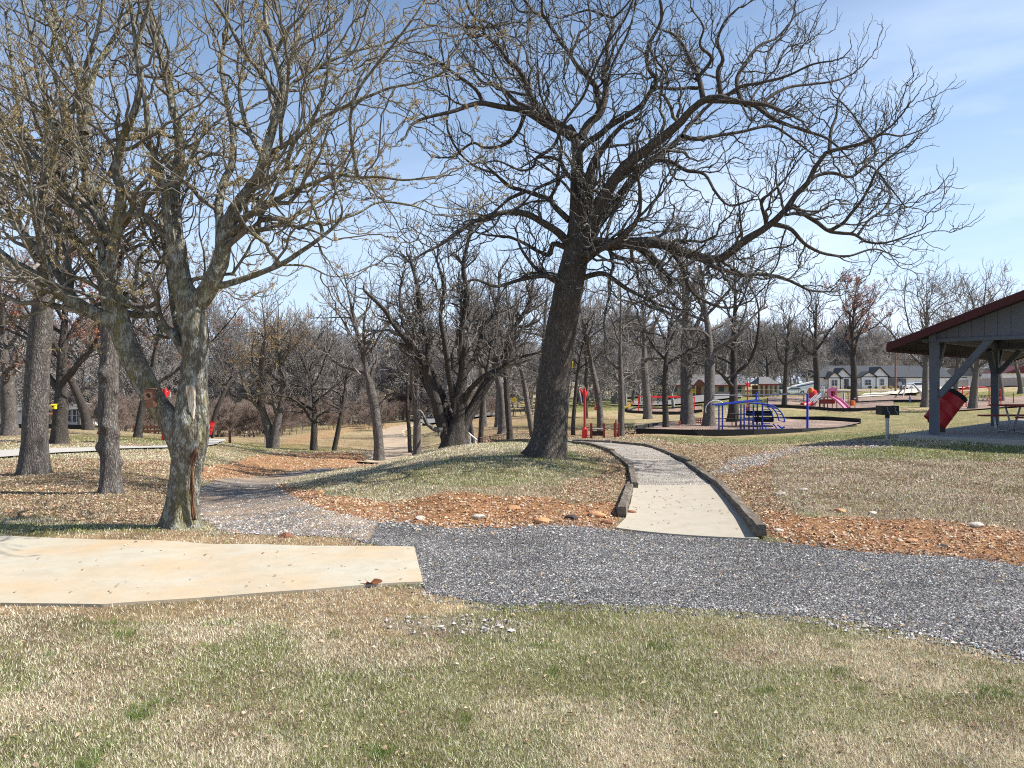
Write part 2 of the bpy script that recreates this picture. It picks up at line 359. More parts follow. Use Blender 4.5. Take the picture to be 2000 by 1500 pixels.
# ------------------------------------------------------------------ ground cover map (world-fixed; outlines read off the photograph where each meets the ground)
def inpoly(u, v, poly):
    r = np.zeros(u.shape, bool); n = len(poly)
    for i in range(n):
        x1, y1 = poly[i]; x2, y2 = poly[(i + 1) % n]
        if y1 == y2: continue
        c = ((y1 > v) != (y2 > v)) & (u < (x2 - x1) * (v - y1) / (y2 - y1) + x1)
        r ^= c
    return r
C_TAN = np.array((.42, .34, .22)); C_GRN = np.array((.135, .165, .045)); C_ORG = np.array((.46, .255, .135)); C_LITTER_SHADE = np.array((.33, .215, .135))
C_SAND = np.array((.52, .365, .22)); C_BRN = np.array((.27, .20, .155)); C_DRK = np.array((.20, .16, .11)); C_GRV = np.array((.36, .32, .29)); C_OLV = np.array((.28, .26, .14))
# (kind, polygon, nearest depth, farthest depth, strength)
ZON = [
 ('brn', [(1400,880),(1800,885),(2300,900),(2300,1060),(1900,1030),(1700,1010),(1500,1000),(1420,930)], 7, 18, .75),
 ('brn', [(540,945),(640,925),(760,905),(900,885),(1040,875),(1230,880),(1232,1000),(1000,975),(700,975)], 9, 20, .3),
 ('lit', [(1280,868),(1420,868),(1560,885),(1500,905),(1500,960),(1560,1010),(1540,1060),(1480,1050),(1400,945),(1330,900)], 7, 24, .9),
 ('lit', [(1100,880),(1200,882),(1238,925),(1232,1000),(1080,990),(1110,940),(1170,925),(1180,905)], 9, 20, .75),
 ('org', [(540,945),(600,958),(660,972),(760,985),(880,968),(1000,965),(1090,975),(1120,985),(1215,990),(1216,1038),(1000,1036),(860,1034),(740,1022),(640,1006),(560,970)], 7, 16, 1.0),
 ('org', [(1490,1000),(1560,1012),(1700,1012),(1800,1008),(1900,1030),(2400,1075),(2400,1150),(2000,1114),(1700,1080),(1540,1068),(1490,1052)], 5, 10.5, 1.0),
 ('org', [(385,912),(450,905),(500,888),(640,882),(740,888),(745,912),(600,921),(500,931),(385,950)], 16, 40, .9),
 ('sand', [(0,1032),(300,1036),(420,1042),(560,1044),(700,1050),(820,1066),(820,1076),(400,1074),(-200,1055)], 6.5, 9.3, .8),
 ('sand', [(-300,1178),(200,1180),(600,1152),(880,1150),(960,1190),(700,1200),(300,1205),(-300,1215)], 4.5, 6.6, .65),
 ('sand', [(520,1200),(700,1198),(860,1200),(880,1240),(700,1240),(560,1225)], 4.5, 6, .5),
 ('grv', [(740,1205),(860,1195),(980,1203),(1060,1213),(970,1235),(860,1240),(770,1230)], 4.5, 6.2, .5),
 ('grv', [(1380,925),(1440,893),(1520,878),(1640,862),(1740,862),(1740,872),(1600,876),(1520,893),(1440,925)], 11, 24, .9),
 ('org', [(340,865),(400,880),(385,920),(300,880)], 20, 40, .2),
 ('lit', [(-200,905),(150,895),(330,900),(340,1025),(230,1025),(60,1010),(-200,1000)], 8.6, 22, .85),  # leaf litter, browned further to stand in for tree shade on the lawn
 ('lit', [(-200,850),(800,850),(800,885),(-200,885)], 25, 60, .35),
 ('lit', [(900,812),(1200,812),(1240,845),(1400,862),(900,872)], 22, 80, .65),
 ('lit', [(1240,862),(1560,862),(1700,858),(1740,868),(1560,884),(1280,880)], 17, 30, .5),
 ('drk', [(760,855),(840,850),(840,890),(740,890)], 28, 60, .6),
 ('org', [(540,880),(560,858),(640,835),(720,826),(820,828),(770,838),(700,840),(600,866)], 30, 90, .35),
 ('grn', [(940,890),(1030,880),(1160,885),(1180,925),(1050,945),(860,950),(760,945),(820,910)], 10, 19, .45),
 ('grn', [(1050,876),(1125,882),(1115,896),(1040,900)], 13, 18, .9),
 ('grn', [(1570,876),(1740,872),(2300,866),(2300,900),(1700,897),(1600,892)], 12, 22, .75),
 ('grn', [(1250,852),(1450,856),(1740,838),(1740,856),(1500,870),(1330,866)], 20, 42, .65),
 ('grn', [(-200,1015),(120,1022),(300,1030),(310,1040),(200,1048),(-200,1040)], 7, 10.5, .6),
 ('grn', [(130,850),(320,852),(330,866),(130,862)], 26, 40, .7),
 ('grn', [(430,862),(600,868),(700,880),(600,884),(480,878)], 26, 40, .6),
 ('grn', [(960,838),(1100,812),(1240,820),(1240,838)], 30, 70, .45),
 ('grn', [(1240,765),(2000,765),(2000,790),(1240,800)], 60, 200, .8),
 ('grn', [(1100,778),(1250,778),(1250,800),(1100,806)], 70, 200, .8),
 ('grn', [(1440,795),(1830,800),(1830,835),(1440,850)], 30, 75, .45),
 ('grn', [(1850,795),(2200,795),(2200,835),(1850,835)], 24, 75, .5),
]
ZC = {'brn': C_BRN, 'lit': C_LITTER_SHADE, 'org': C_ORG, 'sand': C_SAND, 'grv': C_GRV, 'grn': C_GRN, 'drk': C_DRK}  # litter brown is leaf colour; on the left lawn it also paints shade
def cover(x, y, z):
    """returns colour (N,3) and dict of zone weights"""
    n1 = fbm(x * 1.9, y * 2.4, 4, 21); n2 = fbm(x * .7 + 9, y * .9, 3, 33); n3 = fbm(x * 5, y * 5, 3, 44)
    r = np.hypot(x, y)
    g = np.clip((n1 * .6 + n2 * .4 - .47) * 5 + .36, 0, 1) * (.6 + .4 * n3)
    g = g * np.where(r < 9, 1.0, .75)
    g = np.clip(g - .45 * np.clip((x - .9) / 2.5, 0, 1) * np.clip((6 - y) / 2, 0, 1), 0, 1)
    col = C_TAN[None] * (1 - g[:, None]) + (C_GRN * .3 + C_OLV * .7)[None] * g[:, None]
    u, v = proj(x, y, z)
    amp = np.clip(120 / np.maximum(y, 1), 1.2, 22)
    j1 = (fbm(x * 1.6, y * 1.6, 4, 5) - .5) * amp * 4.2; j2 = (fbm(x * 1.6 + 50, y * 1.6, 4, 6) - .5) * amp * 1.8
    W = {k: np.zeros(len(x)) for k in ZC}; W['grn_base'] = g
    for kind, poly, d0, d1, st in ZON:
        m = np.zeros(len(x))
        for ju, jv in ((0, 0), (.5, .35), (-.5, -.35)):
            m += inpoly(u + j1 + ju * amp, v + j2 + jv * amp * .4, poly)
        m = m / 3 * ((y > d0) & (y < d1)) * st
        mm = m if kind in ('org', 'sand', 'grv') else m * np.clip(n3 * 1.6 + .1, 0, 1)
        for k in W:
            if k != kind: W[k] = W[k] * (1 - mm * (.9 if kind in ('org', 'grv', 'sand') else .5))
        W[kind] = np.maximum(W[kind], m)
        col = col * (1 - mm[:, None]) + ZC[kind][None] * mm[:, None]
    br = (.80 + .42 * fbm(x * 2.3, y * 2.3, 3, 71))
    return col * (br * (1 - .08 * np.clip((12 - np.hypot(x, y)) / 6, 0, 1)))[:, None], W

# ------------------------------------------------------------------ ground sheet
def build_ground():
    rs = [0.6]
    while rs[-1] < 900:
        r = rs[-1]; rs.append(r + (max(.03, r * .0062) if 3 < r < 26 else r * .014 if r > 26 else .09))
    rs = np.array(rs)
    th = np.concatenate([np.linspace(-PI, -.95, 50)[:-1], np.linspace(-.95, -.68, 40)[:-1], np.linspace(-.68, .68, 620), np.linspace(.68, .95, 40)[1:], np.linspace(.95, PI, 50)[1:]])
    R, T = np.meshgrid(rs, th, indexing='ij'); X = (R * np.sin(T)).ravel(); Y = (R * np.cos(T)).ravel()
    Z = H(X, Y); m, n = R.shape
    i = np.arange(m - 1)[:, None] * n + np.arange(n - 1)[None]
    q = np.stack([i, i + 1, i + n + 1, i + n], -1).reshape(-1, 4)[:, ::-1]
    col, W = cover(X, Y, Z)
    o = mesh_np('ground', np.stack([X, Y, Z], 1), q.ravel(), np.full(len(q), 4), M['ground'], None, True, col)
    o['kind'] = 'structure'; return o
def ground_mat():
    m, nt, b = mat('ground_cover', (.4, .3, .2), .95, 0, .1)
    a = N(nt, 'ShaderNodeAttribute', attribute_name='Col'); v = coords(nt)
    f1 = noise(nt, v, 55, 4, .75); f2 = noise(nt, v, 9, 5, .75); f3 = noise(nt, coords(nt, (1, 1, 1)), 1.7, 5, .7)
    c = mix(nt, 1.0, a.outputs['Color'], ramp(nt, f1, [(.3, (.42, .40, .38)), (.7, (1.45, 1.42, 1.4))]), 'MULTIPLY')
    c = mix(nt, 1.0, c, ramp(nt, f2, [(.32, (.60, .57, .52)), (.68, (1.32, 1.32, 1.3))]), 'MULTIPLY')
    c = mix(nt, 1.0, c, ramp(nt, f3, [(.35, (.80, .78, .74)), (.65, (1.15, 1.15, 1.15))]), 'MULTIPLY')
    nt.links.new(c, b.inputs['Base Color'])
    s = nt.nodes.new('ShaderNodeMath'); s.operation = 'MULTIPLY_ADD'; nt.links.new(f2, s.inputs[0]); s.inputs[1].default_value = 1.6; nt.links.new(f1, s.inputs[2])
    bump(nt, b, s.outputs[0], 1.0, .05); return m
M['ground'] = ground_mat()
build_ground()

PAVED = []   # world polygons nothing grows on
def strip(name, pairs, mt, nx=300, ny=40, off=.006, edge=.04, dr=(0, 1e9), thick=0, kind='structure', top=None, seed=1, keep=True):
    """sheet laid between two outlines (lists of far/near ground points)"""
    A = [p[0] if isinstance(p[0], Vector) else gp(*p[0], *dr) for p in pairs]; B = [p[1] if isinstance(p[1], Vector) else gp(*p[1], *dr) for p in pairs]
    def res(L):
        L = np.array([(p.x, p.y) for p in L]); t = np.arange(len(L)); tt = np.linspace(0, len(L) - 1, nx)
        # weight by length of both
        return L, t
    LA, t = res(A); LB, _ = res(B)
    mid = (LA + LB) / 2; s = np.concatenate([[0], np.cumsum(np.hypot(*np.diff(mid, axis=0).T) + 1e-6)]); ss = np.linspace(0, s[-1], nx); tt = np.interp(ss, s, t)
    def cr(L):
        i = np.clip(np.floor(tt).astype(int), 0, len(L) - 2); f = (tt - i)[:, None]
        p0 = L[np.maximum(i - 1, 0)]; p1 = L[i]; p2 = L[i + 1]; p3 = L[np.minimum(i + 2, len(L) - 1)]
        if edge <= 0: return p1 + (p2 - p1) * f
        m1 = (p2 - p0) / 2; m2 = (p3 - p1) / 2
        return (2 * f ** 3 - 3 * f ** 2 + 1) * p1 + (f ** 3 - 2 * f ** 2 + f) * m1 + (-2 * f ** 3 + 3 * f ** 2) * p2 + (f ** 3 - f ** 2) * m2
    PA = cr(LA); PB = cr(LB)
    d = PB - PA; L = np.maximum(np.hypot(d[:, 0], d[:, 1]), 1e-3)[:, None]; d = d / L
    if edge > 0:
        PA = PA - d * ((fbm(ss * 2.3, ss * 0 + seed, 5, 8) - .5) * edge * 3)[:, None]; PB = PB + d * ((fbm(ss * 2.3, ss * 0 + seed + 9, 5, 8) - .5) * edge * 3)[:, None]
    w = np.linspace(0, 1, ny)[None, :, None]
    P = PA[:, None] * (1 - w) + PB[:, None] * w
    X = P[..., 0].ravel(); Y = P[..., 1].ravel(); r = np.hypot(X, Y)
    Z = H(X, Y) + off + np.maximum(r - 9, 0) * .0012
    if edge > 0:      # feather the rim into the ground
        ww = np.tile(np.minimum(np.linspace(0, 1, ny), 1 - np.linspace(0, 1, ny)), nx); Z -= (ww < .5 / ny) * (off + .02)
    if top is not None: Z = Z * 0 + top if not callable(top) else top(X, Y)
    V = np.stack([X, Y, Z], 1)
    i = np.arange(nx - 1)[:, None] * ny + np.arange(ny - 1)[None]; q = np.stack([i, i + 1, i + ny + 1, i + ny], -1).reshape(-1, 4)
    if thick:
        ring = np.concatenate([np.arange(nx) * ny, (nx - 1) * ny + np.arange(1, ny), (np.arange(nx - 1)[::-1]) * ny + ny - 1, np.arange(1, ny - 1)[::-1]])
        n0 = len(V); V = np.concatenate([V, V[ring] - (0, 0, thick)]); k = np.arange(len(ring)); k2 = (k + 1) % len(ring)
        q = np.concatenate([q, np.stack([ring[k], ring[k2], n0 + k2, n0 + k], 1)])
    a = V[q[0][1]] - V[q[0][0]]; b = V[q[0][3]] - V[q[0][0]]
    if np.cross(a, b)[2] < 0: q = q[:, ::-1]
    o = mesh_np(name, V, q.ravel(), np.full(len(q), 4), mt, None, thick == 0)
    if kind: o['kind'] = kind
    poly = np.concatenate([PA, PB[::-1]])[:: max(1, nx // 80)]
    if keep: PAVED.append([tuple(p) for p in poly])
    return o
TR = [((2400,1140),(2400,1420)),((2000,1103),(2000,1290)),((1800,1083),(1800,1240)),((1560,1063),(1600,1208)),((1380,1046),(1400,1192)),((1210,1036),(1200,1184)),((1000,1031),(1000,1182)),
 ((880,1029),(880,1168)),((832,1026),(826,1146)),((808,1024),(807,1076)),((765,1021),(745,1068)),((720,1018),(690,1054))]
strip('gravel_trail', TR, M['gravel'], 500, 60, edge=.05)
TR2 = [((740,1020),(720,1060)),((700,1014),(670,1053)),((660,1004),(590,1049)),((610,987),(490,1046)),((572,968),(425,1036)),((545,956),(388,1004)),((541,948),(384,962)),((552,941),(408,945)),((572,935),(455,935)),((615,926),(560,925)),((660,920),(640,914))]
strip('gravel_track', TR2, M['gravel_pale'], 360, 40, off=.010, edge=.07, seed=4)
strip('concrete_walkway', [((-500,1034),(-500,1240)),((0,1050),(0,1183)),((200,1058),(200,1186)),((400,1066),(400,1172)),((600,1070),(600,1157)),((809,1072),(826,1141))], M['slab'], 260, 30, off=.022, edge=0, thick=.1)
strip('concrete_ramp', [((1238,950),(1404,948)),((1232,985),(1432,985)),((1222,1015),(1460,1025)),((1203,1034),(1482,1056))], M['ramp'], 40, 40, off=.022, edge=0, thick=.1)
strip('gravel_footpath', [((1239,952),(1406,950)),((1240,935),(1385,935)),((1238,918),(1358,917)),((1226,902),(1325,900)),((1205,889),(1300,888)),((1175,878),(1265,875)),((1140,870),(1215,868)),((1100,865),(1150,864)),((1040,862.5),(1060,860))], M['gravel_path'], 240, 30, off=.012, edge=.05, seed=7)
strip('footpath', [((-200,884),(-200,902)),((0,883),(0,896)),((100,878),(100,888)),((230,873.5),(230,879)),((320,873),(320,877)),((380,868),(375,876)),((405,859),(400,874)),((440,860),(425,870))], M['padc'], 160, 10, off=.03, edge=0, dr=(16, 45), seed=2)
strip('valley_track', [((700,908),(760,912)),((715,896),(800,896)),((735,880),(812,880)),((738,865),(800,862)),((740,850),(790,848)),((748,840),(800,836)),((800,830),(840,828))], M['track'], 90, 20, off=.05, edge=.2, dr=(25, 75), seed=3)
strip('parking_pad', [((800,821),(830,832)),((850,814.5),(872,826)),((905,811),(930,818)),((960,806),(980,811))], M['road'], 60, 12, off=.1, edge=0, dr=(45, 110))
strip('access_road', [(on(1235,125),on(1235,108)),(on(1300,123),on(1300,107)),(on(1380,121),on(1380,107)),(on(1450,121),on(1450,108))], M['road'], 60, 8, off=.1, edge=0)
strip('street', [(on(1180,150),on(1180,143)),(on(1500,146),on(1500,139)),(on(1800,146),on(1800,139)),(on(2100,146),on(2100,139)),(on(2600,146),on(2600,139))], M['road'], 90, 8, off=.1, edge=0)
strip('driveway', [(on(1690,122),on(1665,104)),(on(1740,132),on(1730,110)),(on(1790,160),on(1800,128)),(on(1880,166),on(1900,140))], M['driveway'], 60, 10, off=.14, edge=0)
# mulch beds of the playgrounds
MUL = [(1243,847.5,36),(1577,842,38)]
def bed(name, pts, mt):   # pts: far row / near row (u, D)
    strip(name, [(on(*a), on(*b)) for a, b in pts], mt, 80, 20, off=.04, edge=0)
bed('mulch_bed', [((1262,46),(1246,36.3)),((1400,48),(1402,36)),((1530,49),(1540,37)),((1655,47),(1640,39)),((1680,44),(1672,42))], M['mulch'])
bed('swing_mulch', [((1225,100),(1225,84)),((1300,100),(1300,84)),((1370,100),(1370,84))], M['mulch'])
bed('playset_mulch', [((1500,108),(1500,79)),((1600,108),(1600,79)),((1745,105),(1745,80))], M['mulch'])
bed('climber_mulch', [((1845,96),(1845,72)),((1920,96),(1920,72)),((2050,96),(2050,72))], M['mulch'])
bed('swing_frame_mulch', [((1680,112),(1680,94)),((1760,112),(1760,94)),((1830,112),(1830,94))], M['mulch'])

# ------------------------------------------------------------------ scatter
def spots(n, rmin, rmax, th=.64, rng=RNG):
    t = rng.uniform(-th, th, n); r = np.exp(rng.uniform(math.log(rmin), math.log(rmax), n)); x = r * np.sin(t); y = r * np.cos(t)
    return x, y, H(x, y), r
def paved(x, y):
    m = np.zeros(len(x), bool)
    for p in PAVED: m |= inpoly(x, y, p)
    return m
def triblades(name, x, y, z, h, w, col, lab, tilt=(.2, 1.2)):
    n = len(x); a = RNG.uniform(0, 2 * PI, n); b = RNG.uniform(0, 2 * PI, n); tl = RNG.uniform(*tilt, n)
    dx = np.cos(a) * w / 2; dy = np.sin(a) * w / 2
    V = np.empty((n, 3, 3)); V[:, 0] = np.stack([x - dx, y - dy, z - .004], 1); V[:, 1] = np.stack([x + dx, y + dy, z - .004], 1)
    V[:, 2] = np.stack([x + np.cos(b) * h * np.sin(tl), y + np.sin(b) * h * np.sin(tl), z + h * np.cos(tl)], 1)
    c = np.repeat(col, 3, 0)
    o = mesh_np(name, V.reshape(-1, 3), np.arange(n * 3), np.full(n, 3), M['blades'], None, False, c)
    tag(o, lab, 'grass', None, 'stuff'); return o
def jitcol(base, n, amt=.25):
    f = 1 + RNG.uniform(-amt, amt, (n, 1)); return np.clip(base * f * (1 + RNG.uniform(-.08, .08, (n, 3))), 0, 1)
def make_grass():
    x, y, z, r = spots(1050000, 2.6, 34, .68)
    _, W = cover(x, y, z)
    bare = np.clip(W['org'] * (.55 + .8 * fbm(x * 1.5, y * 1.5, 3, 15)) + W['grv'] * .9 + W['sand'] * .7 + W['lit'] * .5, 0, 1)
    dens = fbm(x * 3, y * 3, 3, 90); keep = (RNG.uniform(0, 1, len(x)) > bare) & ~paved(x, y) & (RNG.uniform(0, 1, len(x)) < .55 + .8 * dens)
    x, y, z, r = x[keep], y[keep], z[keep], r[keep]; W = {k: v[keep] for k, v in W.items()}
    n = len(x); g = np.clip(.08 + .50 * W['grn_base'] + .7 * W['grn'], 0, .93) * (1 - .6 * W['brn'])
    tuft = fbm(x * 4.5, y * 4.5, 2, 77); tall = np.clip((tuft - .73) * 6, 0, 1) * (r < 9) * (.3 + .7 * vnoise(x * 40, y * 40, 5))
    isg = RNG.uniform(0, 1, n) < np.clip(g + tall * .8, 0, 1)
    tan = jitcol(np.array([(.80, .71, .54)]), n, .5); brn = jitcol(np.array([(.20, .13, .09)]), n, .4); grn = jitcol(np.array([(.27, .31, .11)]), n, .45)
    dg = jitcol(np.array([(.15, .22, .055)]), n, .3)
    isb = RNG.uniform(0, 1, n) < .06 + .38 * np.clip((fbm(x * 2.2 + 40, y * 2.2, 4, 61) - .48) * 6, 0, 1) + .4 * W['brn'] + .3 * W['lit']
    c = np.where(isg[:, None], grn, np.where(isb[:, None], brn, tan)); c = np.where((isg & (tall > .3))[:, None], dg, c)
    h = (.014 + .018 * RNG.uniform(0, 1, n)) * (1 + np.clip(r - 6, 0, 12) * .05) * (1 + tall * .9) * np.where(isg, 1.15, 1)
    w = .0029 * np.maximum(r / 3.6, 1) ** .9
    triblades('grass', x, y, z, h, w, c, 'short dormant lawn grass, straw coloured and patchy green, covering the ground')
make_grass()
def stones(name, x, y, z, s, col, lab, cat='gravel', flat=.6, mt='stones', kind='stuff'):
    n = len(x); oc = np.array([(1,0,0),(-1,0,0),(0,1,0),(0,-1,0),(0,0,1),(0,0,-1)], float)
    V = oc[None] * (1 + RNG.uniform(-.35, .35, (n, 6, 3))) + RNG.uniform(-.25, .25, (n, 6, 3)); V[..., 2] *= flat
    a = RNG.uniform(0, 2 * PI, n); ca, sa = np.cos(a)[:, None], np.sin(a)[:, None]
    X = V[..., 0] * ca - V[..., 1] * sa; Y = V[..., 0] * sa + V[..., 1] * ca
    V = np.stack([X * s[:, None] + x[:, None], Y * s[:, None] + y[:, None], V[..., 2] * s[:, None] + z[:, None]], -1)
    fc = np.array([(0,2,4),(2,1,4),(1,3,4),(3,0,4),(2,0,5),(1,2,5),(3,1,5),(0,3,5)])
    q = (np.arange(n)[:, None, None] * 6 + fc[None]).reshape(-1)
    o = mesh_np(name, V.reshape(-1, 3), q, np.full(n * 8, 3), M[mt], None, False, np.repeat(col, 6, 0))
    tag(o, lab, cat, None, kind); return o
def make_stones():
    # grey chips on the trail
    x, y, z, r = spots(170000, 4.3, 16, .66); k = inpoly(x, y, PAVED[0]); 
    k &= RNG.uniform(0, 1, len(x)) < .55 + .4 * fbm(x * 2, y * 2, 3, 4)
    x, y, z, r = x[k], y[k], z[k], r[k]; n = len(x); t = RNG.uniform(0, 1, n)[:, None]
    c = np.where(t < .50, (.11, .108, .11), np.where(t < .84, (.24, .235, .235), np.where(t < .968, (.42, .41, .39), np.where(t < .985, (.62, .60, .57), (.38, .25, .12)))))
    stones('loose_gravel', x, y, z + .006, (.006 + .008 * RNG.uniform(0, 1, n) ** 2) * (1 + np.clip(r - 6, 0, 9) * .05), jitcol(c, n, .25), 'loose grey chip gravel spread over the wide trail')
    P0 = PAVED[0]; x, y, z, r = spots(420000, 4.3, 12, .66); near = np.zeros(len(x), bool)
    for dx, dy in ((0, .16), (0, -.16), (.14, 0), (-.14, 0), (0, .07), (0, -.07)): near |= inpoly(x + dx, y + dy, P0)
    near &= ~inpoly(x, y, P0) & ~paved(x, y) & (RNG.uniform(0, 1, len(x)) < .16 * (.3 + 1.4 * fbm(x * 2, y * 2, 3, 14))); x, y, z, r = x[near], y[near], z[near], r[near]; n = len(x); t = RNG.uniform(0, 1, n)[:, None]
    c = np.where(t < .5, (.10, .098, .10), np.where(t < .85, (.22, .21, .21), (.42, .40, .37)))
    stones('stray_gravel', x, y, z + .004, .005 + .010 * RNG.uniform(0, 1, n) ** 2, jitcol(c, n, .25), 'stray grey chips kicked off the trail into the grass edge')
    # pale spill at the rims, track and footpath
    x, y, z, r = spots(150000, 4.3, 24, .66); _, W = cover(x, y, z); u, v = proj(x, y, z)
    rim = (inpoly(u, v + (fbm(x * 3, y * 3, 3, 3) - .5) * 40, [(1480,1190),(1700,1212),(1900,1250),(2050,1285),(2050,1312),(1850,1265),(1650,1226)]) & (y < 7)) | (inpoly(u, v, [(700,1012),(900,1026),(1210,1030),(1210,1042),(880,1046),(700,1026)]) & (y < 10))
    pth = inpoly(x, y, PAVED[1]) | inpoly(x, y, PAVED[4])
    keep = ((RNG.uniform(0, 1, len(x)) < np.maximum(W['grv'] * np.where(y < 6.5, .16, .8), rim * .28)) | (pth & (RNG.uniform(0, 1, len(x)) < .5)))
    x, y, z, r = x[keep], y[keep], z[keep], r[keep]; n = len(x); t = RNG.uniform(0, 1, n)[:, None]
    c = np.where(t < .4, (.28, .26, .25), np.where(t < .8, (.42, .39, .36), np.where(t < .93, (.58, .55, .52), (.45, .29, .16))))
    stones('pale_gravel', x, y, z + .01, (.008 + .013 * RNG.uniform(0, 1, n) ** 2) * (1 + np.clip(r - 6, 0, 14) * .04), jitcol(c, n, .22), 'pale pebbles spilled along the trail edge and over the footpaths')
    # orange scree
    x, y, z, r = spots(420000, 6.0, 30, .66); _, W = cover(x, y, z)
    keep = (RNG.uniform(0, 1, len(x)) < W['org'] * (-.1 + 1.0 * fbm(x * 2.2, y * 2.2, 3, 12)) + W['lit'] * .10) & ~paved(x, y); x, y, z, r = x[keep], y[keep], z[keep], r[keep]; n = len(x); t = RNG.uniform(0, 1, n)[:, None]
    c = np.where(t < .45, (.46, .26, .145), np.where(t < .68, (.52, .37, .25), np.where(t < .86, (.26, .12, .065), (.50, .41, .31))))
    stones('orange_rubble', x, y, z + .004, (.004 + .028 * RNG.uniform(0, 1, n) ** 6) * (1 + np.clip(r - 9, 0, 14) * .03), jitcol(c, n, .25), 'orange chert rubble covering the eroded banks beside the trail', 'rubble')
make_stones()
def make_litter():
    x, y, z, r = spots(330000, 3.0, 45, .66); _, W = cover(x, y, z)
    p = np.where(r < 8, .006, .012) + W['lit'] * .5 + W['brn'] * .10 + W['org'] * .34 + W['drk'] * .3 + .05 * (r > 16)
    pav = paved(x, y); p = np.where(pav, .006 + .02 * (r > 9.5), p)
    k = RNG.uniform(0, 1, len(x)) < p; x, y, z, r = x[k], y[k], z[k], r[k]; n = len(x)
    s = RNG.uniform(.009, .024, n) * (1 + np.clip(r - 8, 0, 25) * .03) * np.where(r < 7, .8, 1); a = RNG.uniform(0, 2 * PI, n); el = RNG.uniform(.4, .8, n)
    e1 = np.stack([np.cos(a), np.sin(a), RNG.uniform(-.5, .5, n)], 1) * s[:, None]; e2 = np.stack([-np.sin(a), np.cos(a), RNG.uniform(-.5, .5, n)], 1) * (s * el)[:, None]
    c0 = np.stack([x, y, z + .012 + np.where(pav[k], .016, 0)], 1); up = np.array([0, 0, 1.0]) * (s * RNG.uniform(0, .5, n))[:, None]
    V = np.stack([c0 - e1, c0 - e2 * .8 + up, c0 + e1 * .9, c0 + e2 + up], 1).reshape(-1, 3)
    q = (np.arange(n)[:, None] * 4 + np.array([0, 1, 2, 0, 2, 3])[None]).ravel(); t = RNG.uniform(0, 1, n)[:, None]
    c = np.where(t < .4, (.36, .25, .17), np.where(t < .7, (.48, .36, .25), np.where(t < .85, (.24, .14, .09), (.55, .45, .34))))
    o = mesh_np('fallen_leaves', V, q, np.full(n * 2, 3), M['litter'], None, False, np.repeat(jitcol(c, n, .25), 4, 0)); tag(o, 'dry brown leaves and bark crumbs strewn over banks and paths', 'leaves', None, 'stuff')
make_litter()
# ------------------------------------------------------------------ trees
def nrm(a): return a / np.maximum(np.linalg.norm(a, axis=-1, keepdims=True), 1e-9)
def resample(P, R, n):
    P = np.asarray(P, float); R = np.asarray(R, float); m = len(P)
    d = np.concatenate([[0], np.cumsum(np.linalg.norm(np.diff(P, axis=0), axis=1))]); s = np.linspace(0, d[-1], n); t = np.interp(s, d, np.arange(m))
    i = np.clip(np.floor(t).astype(int), 0, m - 2); f = (t - i)[:, None]
    p0 = P[np.maximum(i - 1, 0)]; p1 = P[i]; p2 = P[i + 1]; p3 = P[np.minimum(i + 2, m - 1)]
    m1 = (p2 - p0) / 2; m2 = (p3 - p1) / 2
    Q = (2 * f ** 3 - 3 * f ** 2 + 1) * p1 + (f ** 3 - 2 * f ** 2 + f) * m1 + (-2 * f ** 3 + 3 * f ** 2) * p2 + (f ** 3 - f ** 2) * m2
    return Q, np.interp(t, np.arange(m), R)
def tubes(P, R, k):
    N_, S_ = R.shape; T = np.empty_like(P); T[:, 1:-1] = P[:, 2:] - P[:, :-2]; T[:, 0] = P[:, 1] - P[:, 0]; T[:, -1] = P[:, -1] - P[:, -2]; T = nrm(T)
    ov = nrm(P[:, -1] - P[:, 0]); ref = np.where(np.abs(ov[:, 2:3]) < .85, np.array([[0, 0, 1.]]), np.array([[1., 0, 0]]))
    A = nrm(np.cross(T, ref[:, None])); B = np.cross(T, A); a = np.arange(k) * 2 * PI / k
    V = P[:, :, None] + (A[:, :, None] * np.cos(a)[None, None, :, None] + B[:, :, None] * np.sin(a)[None, None, :, None]) * R[:, :, None, None]
    base = (np.arange(N_) * S_ * k)[:, None, None] + (np.arange(S_ - 1) * k)[None, :, None]; j = np.arange(k)[None, None]; j2 = (j + 1) % k
    q = np.stack([base + j, base + j2, base + j2 + k, base + j + k], -1).reshape(-1, 4)
    return V.reshape(-1, 3), q
def merge(parts):
    V = []; Q = []; n = 0
    for v, q in parts: V.append(v); Q.append(q + n); n += len(v)
    return np.concatenate(V), np.concatenate(Q)
